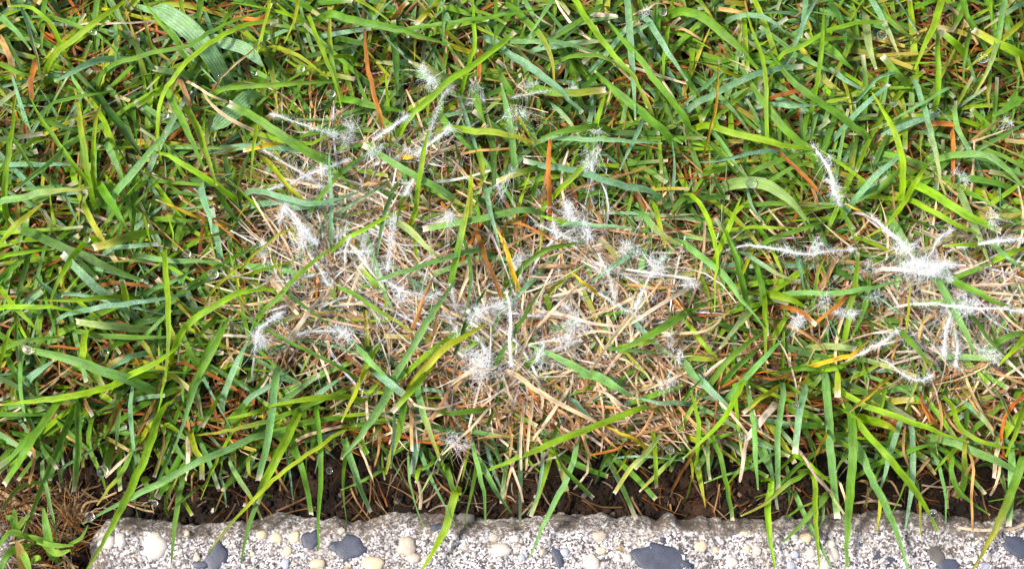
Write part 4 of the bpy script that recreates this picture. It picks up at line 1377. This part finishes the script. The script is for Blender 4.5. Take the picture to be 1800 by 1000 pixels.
# ================================================================ BROAD LEAVES, WEED, ROOTS
def leaf(name, P2, zs, wd, c, dew, ref=None, label=None, cat=None, group=None, parent=None, prof=None, root=True, seed=1):
    g = np.random.default_rng(seed); P2 = np.array(P2, float); P3 = px(P2[:, 0], P2[:, 1], np.array(zs))
    if root:
        back = unit((P3[0] - P3[1]) * (1, 1, 0)); gz = float(soil_h(P3[0, 0], P3[0, 1]))
        P3 = np.vstack([P3[0] + back * P3[0, 2] * .35 + (0, 0, -(P3[0, 2] - gz) - .001), P3])
    Q = catmull(P3, 16); t = np.linspace(0, 1, 16)
    W = wd * scale_at(P3.mean(0)) * (prof(t) if prof else np.sin(math.pi * (.10 + .86 * t)) ** .7)
    C = np.repeat(np.array(c)[None], 16, 0)
    V, F, A = ribbons(Q[None], W[None], unit((ref if ref is not None else unit(CPOS - Q.mean(0)) + g.normal(0, .15, 3)))[None], np.array([.10]), C[None], np.array([dew]), np.array([g.random()]), 5)
    return obj(name, mesh(name, V, F, M_LEAF, A), parent=parent, label=label, cat=cat, group=group)
BL = (.12, .27, .05)
def bp(t): return (.75 + .25 * np.sin(math.pi * t)) * (1 - .75 * sstep(.8, 1.02, t))
leaf('broad_leaf', [(375, 105), (345, 65), (320, 42), (288, 22), (268, 15)], [.030, .036, .038, .037, .034], 33, BL, .75, label='broad dewy pale leaf crossed by a lime blade, widest of three', cat='leaf', prof=bp, seed=3)
leaf('broad_leaf', [(370, 73), (400, 77), (428, 85), (445, 98), (462, 117)], [.028, .033, .034, .033, .030], 21, BL, 1.0, label='dewy blue-green leaf with a water drop on its tip', cat='leaf', prof=bp, seed=4)
leaf('broad_leaf', [(442, 172), (418, 190), (394, 208), (372, 229)], [.022, .024, .024, .022], 31, BL, .7, label='broad dewy leaf under the pale straw, half hidden in the lawn', cat='leaf', prof=bp, seed=5)
# leafy weed by the kerb end
weed = obj('weed', None, label='small bright green leafy weed between the two kerb ends', cat='weed'); 
WL = [([(30, 935), (22, 912), (10, 908)], 12), ([(30, 935), (26, 905), (24, 893)], 8), ([(30, 936), (40, 915), (52, 905)], 9), ([(40, 960), (12, 975), (0, 1010)], 12), ([(52, 945), (18, 935), (-6, 965)], 10),
      ([(95, 955), (70, 948), (50, 940)], 11), ([(92, 975), (82, 930), (76, 892)], 14), ([(60, 950), (95, 958), (130, 958)], 9), ([(75, 950), (98, 972), (124, 966)], 12), ([(40, 995), (35, 965), (28, 950)], 14), ([(35, 960), (46, 985), (54, 1010)], 13), ([(58, 985), (66, 980), (72, 982)], 10), ([(122, 958), (142, 945), (155, 922)], 6)]
for q, (pp, wd) in enumerate(WL):
    leaf('leaf', pp, [.004, .010 + .001 * (q % 4), .011 + .001 * (q % 3)], wd, (.15 + .02 * (q % 3), .33, .025) if q != 9 else (.40, .26, .05), .1, parent=weed, root=True, seed=30 + q)
rc = px(45, 950, 0)
# dry root tuft against the kerb corner
P2s = []
base = px(128, 915, -.006)
n = 60; az = rng.uniform(-.5, 3.6, n); D = np.stack([np.cos(az), np.sin(az) * .8, rng.uniform(.1, .9, n)], -1)
P, W = fibres(np.repeat(base[None], n, 0) + rng.normal(0, .0015, (n, 3)), D, rng.uniform(.006, .016, n), rng.uniform(.0003, .0008, n), .35, 7)
V, F, A = ribbons(P, W, refs(n, .5), np.zeros(n), np.repeat(np.repeat(np.array([[[.30, .17, .075]]]), n, 0), 7, 1) * rng.uniform(.6, 1.3, (n, 1, 1)), np.zeros(n), rng.random(n), 3)
obj('dead_root_tuft', mesh('dead_root_tuft', V, F, M_STRAW, A), label='dry brown tuft of dead grass roots at the broken kerb corner', cat='root tuft')
# loose stems on the soil and the kerb
def stem(P2, zs, wd, c, name, label, cat):
    P2 = np.array(P2, float); P3 = px(P2[:, 0], P2[:, 1], np.array(zs)); Q = catmull(P3, 18); t = np.linspace(0, 1, 18)
    C = np.repeat(np.array(c)[None], 18, 0) * (1 + .2 * np.sin(t * 9))[:, None]
    W = wd * scale_at(Q.mean(0)) * (.8 + .2 * np.sin(t * 3.1))
    V, F, A = ribbons(Q[None], W[None], np.array([[0, -.2, 1.]]), np.array([-.3]), C[None], np.zeros(1), np.array([.4]), 5)
    obj(name, mesh(name, V, F, M_STRAW, A), label=label, cat=cat, group='dry stems lying on the soil and kerb')
ST_ = 'dry_stem'
stem([(1684, 926), (1720, 931), (1771, 930), (1800, 921), (1830, 908)], [.0025] * 5, 5, PAL['t'], ST_, 'pale bent straw lying on the kerb near its far end', 'dry stem')
stem([(-10, 858), (15, 872), (40, 886), (65, 889)], [-.003, -.004, -.005, -.006], 7, (.40, .25, .13), ST_, 'thick tan root lying on soil by the leafy weed', 'dry stem')
stem([(-10, 868), (20, 884), (50, 895), (75, 893)], [-.004, -.006, -.006, -.007], 6, (.34, .20, .10), ST_, 'thick tan root beside another, slightly nearer the kerb', 'dry stem')
stem([(222, 885), (250, 895), (270, 899)], [-.006] * 3, 3, (.5, .33, .17), ST_, 'short tan straw lying on soil above the big white pebble', 'dry stem')
stem([(140, 905), (150, 885), (175, 878), (205, 865)], [-.004, -.003, -.002, -.001], 3.5, (.5, .33, .17), ST_, 'forked tan straw on soil above the broken kerb corner', 'dry stem')
stem([(485, 898), (515, 885), (540, 873)], [-.006] * 3, 3, (.22, .12, .06), ST_, 'thin brown root on soil above the oval slate', 'dry stem')
stem([(738, 895), (740, 870), (735, 845)], [-.006, -.004, 0], 6, (.42, .32, .22), ST_, 'greyish flat straw standing in soil above the tan pebbles', 'dry stem')
stem([(740, 885), (760, 872), (775, 855)], [-.006, -.004, 0], 3, (.36, .22, .12), ST_, 'thin brown straw beside the greyish flat straw', 'dry stem')
stem([(1255, 900), (1262, 870), (1265, 850)], [-.006, -.004, -.002], 2.5, (.38, .20, .08), ST_, 'wiry reddish root hanging in the soil strip', 'dry stem')
stem([(1500, 884), (1540, 880), (1585, 888)], [-.006] * 3, 4, (.46, .33, .2), ST_, 'tan straw lying flat on dark soil by the diamond slate', 'dry stem')
stem([(1620, 852), (1660, 856), (1700, 850)], [-.004] * 3, 3, (.46, .33, .2), ST_, 'tan straw lying flat beside the reddish brown stone', 'dry stem')
stem([(100, 965), (120, 985), (135, 1010)], [.001, -.001, -.003], 6, (.45, .33, .2), ST_, 'dry tan stem under the leafy weed, reaching the kerb', 'dry stem')
# fine root hairs and litter in the gap by the weed
n = 420; lx = rng.uniform(-10, 150, n); ly = rng.uniform(850, 1020, n); B = px(lx, ly, rng.uniform(-.009, .001, n))
n2 = 260; B = np.concatenate([B, px(rng.uniform(0, 1800, n2), rng.uniform(815, 898, n2), np.full(n2, -.008))]); n += n2
B[:, 2] = np.maximum(B[:, 2], soil_h(B[:, 0], B[:, 1]) + .0008)
P, W = fibres(B, rng.normal(0, 1, (n, 3)) * (1, 1, .12), rng.uniform(.004, .02, n), rng.uniform(.0002, .0011, n), .5, 6)
P[..., 2] = np.maximum(P[..., 2], soil_h(P[..., 0], P[..., 1]) + .0005)
V, F, A = ribbons(P, W, refs(n, .3), np.full(n, -.2), np.array([PAL[c] for c in 'sokst'])[rng.integers(0, 5, n)][:, None].repeat(6, 1) * rng.uniform(.35, .9, (n, 1, 1)), np.zeros(n), rng.random(n), 3)
obj('soil_litter', mesh('soil_litter', V, F, M_STRAW, A), label='fine root hairs and chopped straw littering the bare soil', cat='litter', kind='stuff')

# ================================================================ DEW DROPS
def drop_mesh():
    V, F = [], []; nu, nv = 20, 12
    for a in range(nv + 1):
        th = math.pi * a / nv
        for b in range(nu):
            ph = 2 * math.pi * b / nu; V.append((math.sin(th) * math.cos(ph), math.sin(th) * math.sin(ph), math.cos(th) * (.92 if th < 1.57 else .8)))
    for a in range(nv):
        for b in range(nu): F.append((a * nu + b, (a + 1) * nu + b, (a + 1) * nu + (b + 1) % nu, a * nu + (b + 1) % nu))
    return mesh('dew_drop', np.array(V), np.array(F), M_WATER)
DM = drop_mesh()
cand = {}
for (x, y, r) in DROPS:
    zw, mx = near_words(x, y); cand[(x, y)] = f"{'large ' if r > 6.6 else ('tiny ' if r < 4.8 else 'small ')}clear dew drop {zw}, opposite {mx}"
DR_ = {(x, y): r for (x, y, r) in DROPS}
cand = split_labels(cand, lambda q: -DR_[q])
cand = [cand[(x, y)] for (x, y, r) in DROPS]
for (x, y, r), l in zip(DROPS, cand):
    z = top_at(x, y) if y < 890 else max(.003, top_at(x, y))
    c = px(x, y, z + .0012); s = r * scale_at(c)
    o = obj('dew_drop', DM, label=l, cat='dew drop', group='dew drops on the grass'); o.location = c; s *= 1.2; o.scale = (s, s, s); o.rotation_euler = (0, 0, x)
print('tris', sum(len(m.polygons) for m in bpy.data.meshes) * 2, 'objs', len(bpy.data.objects))
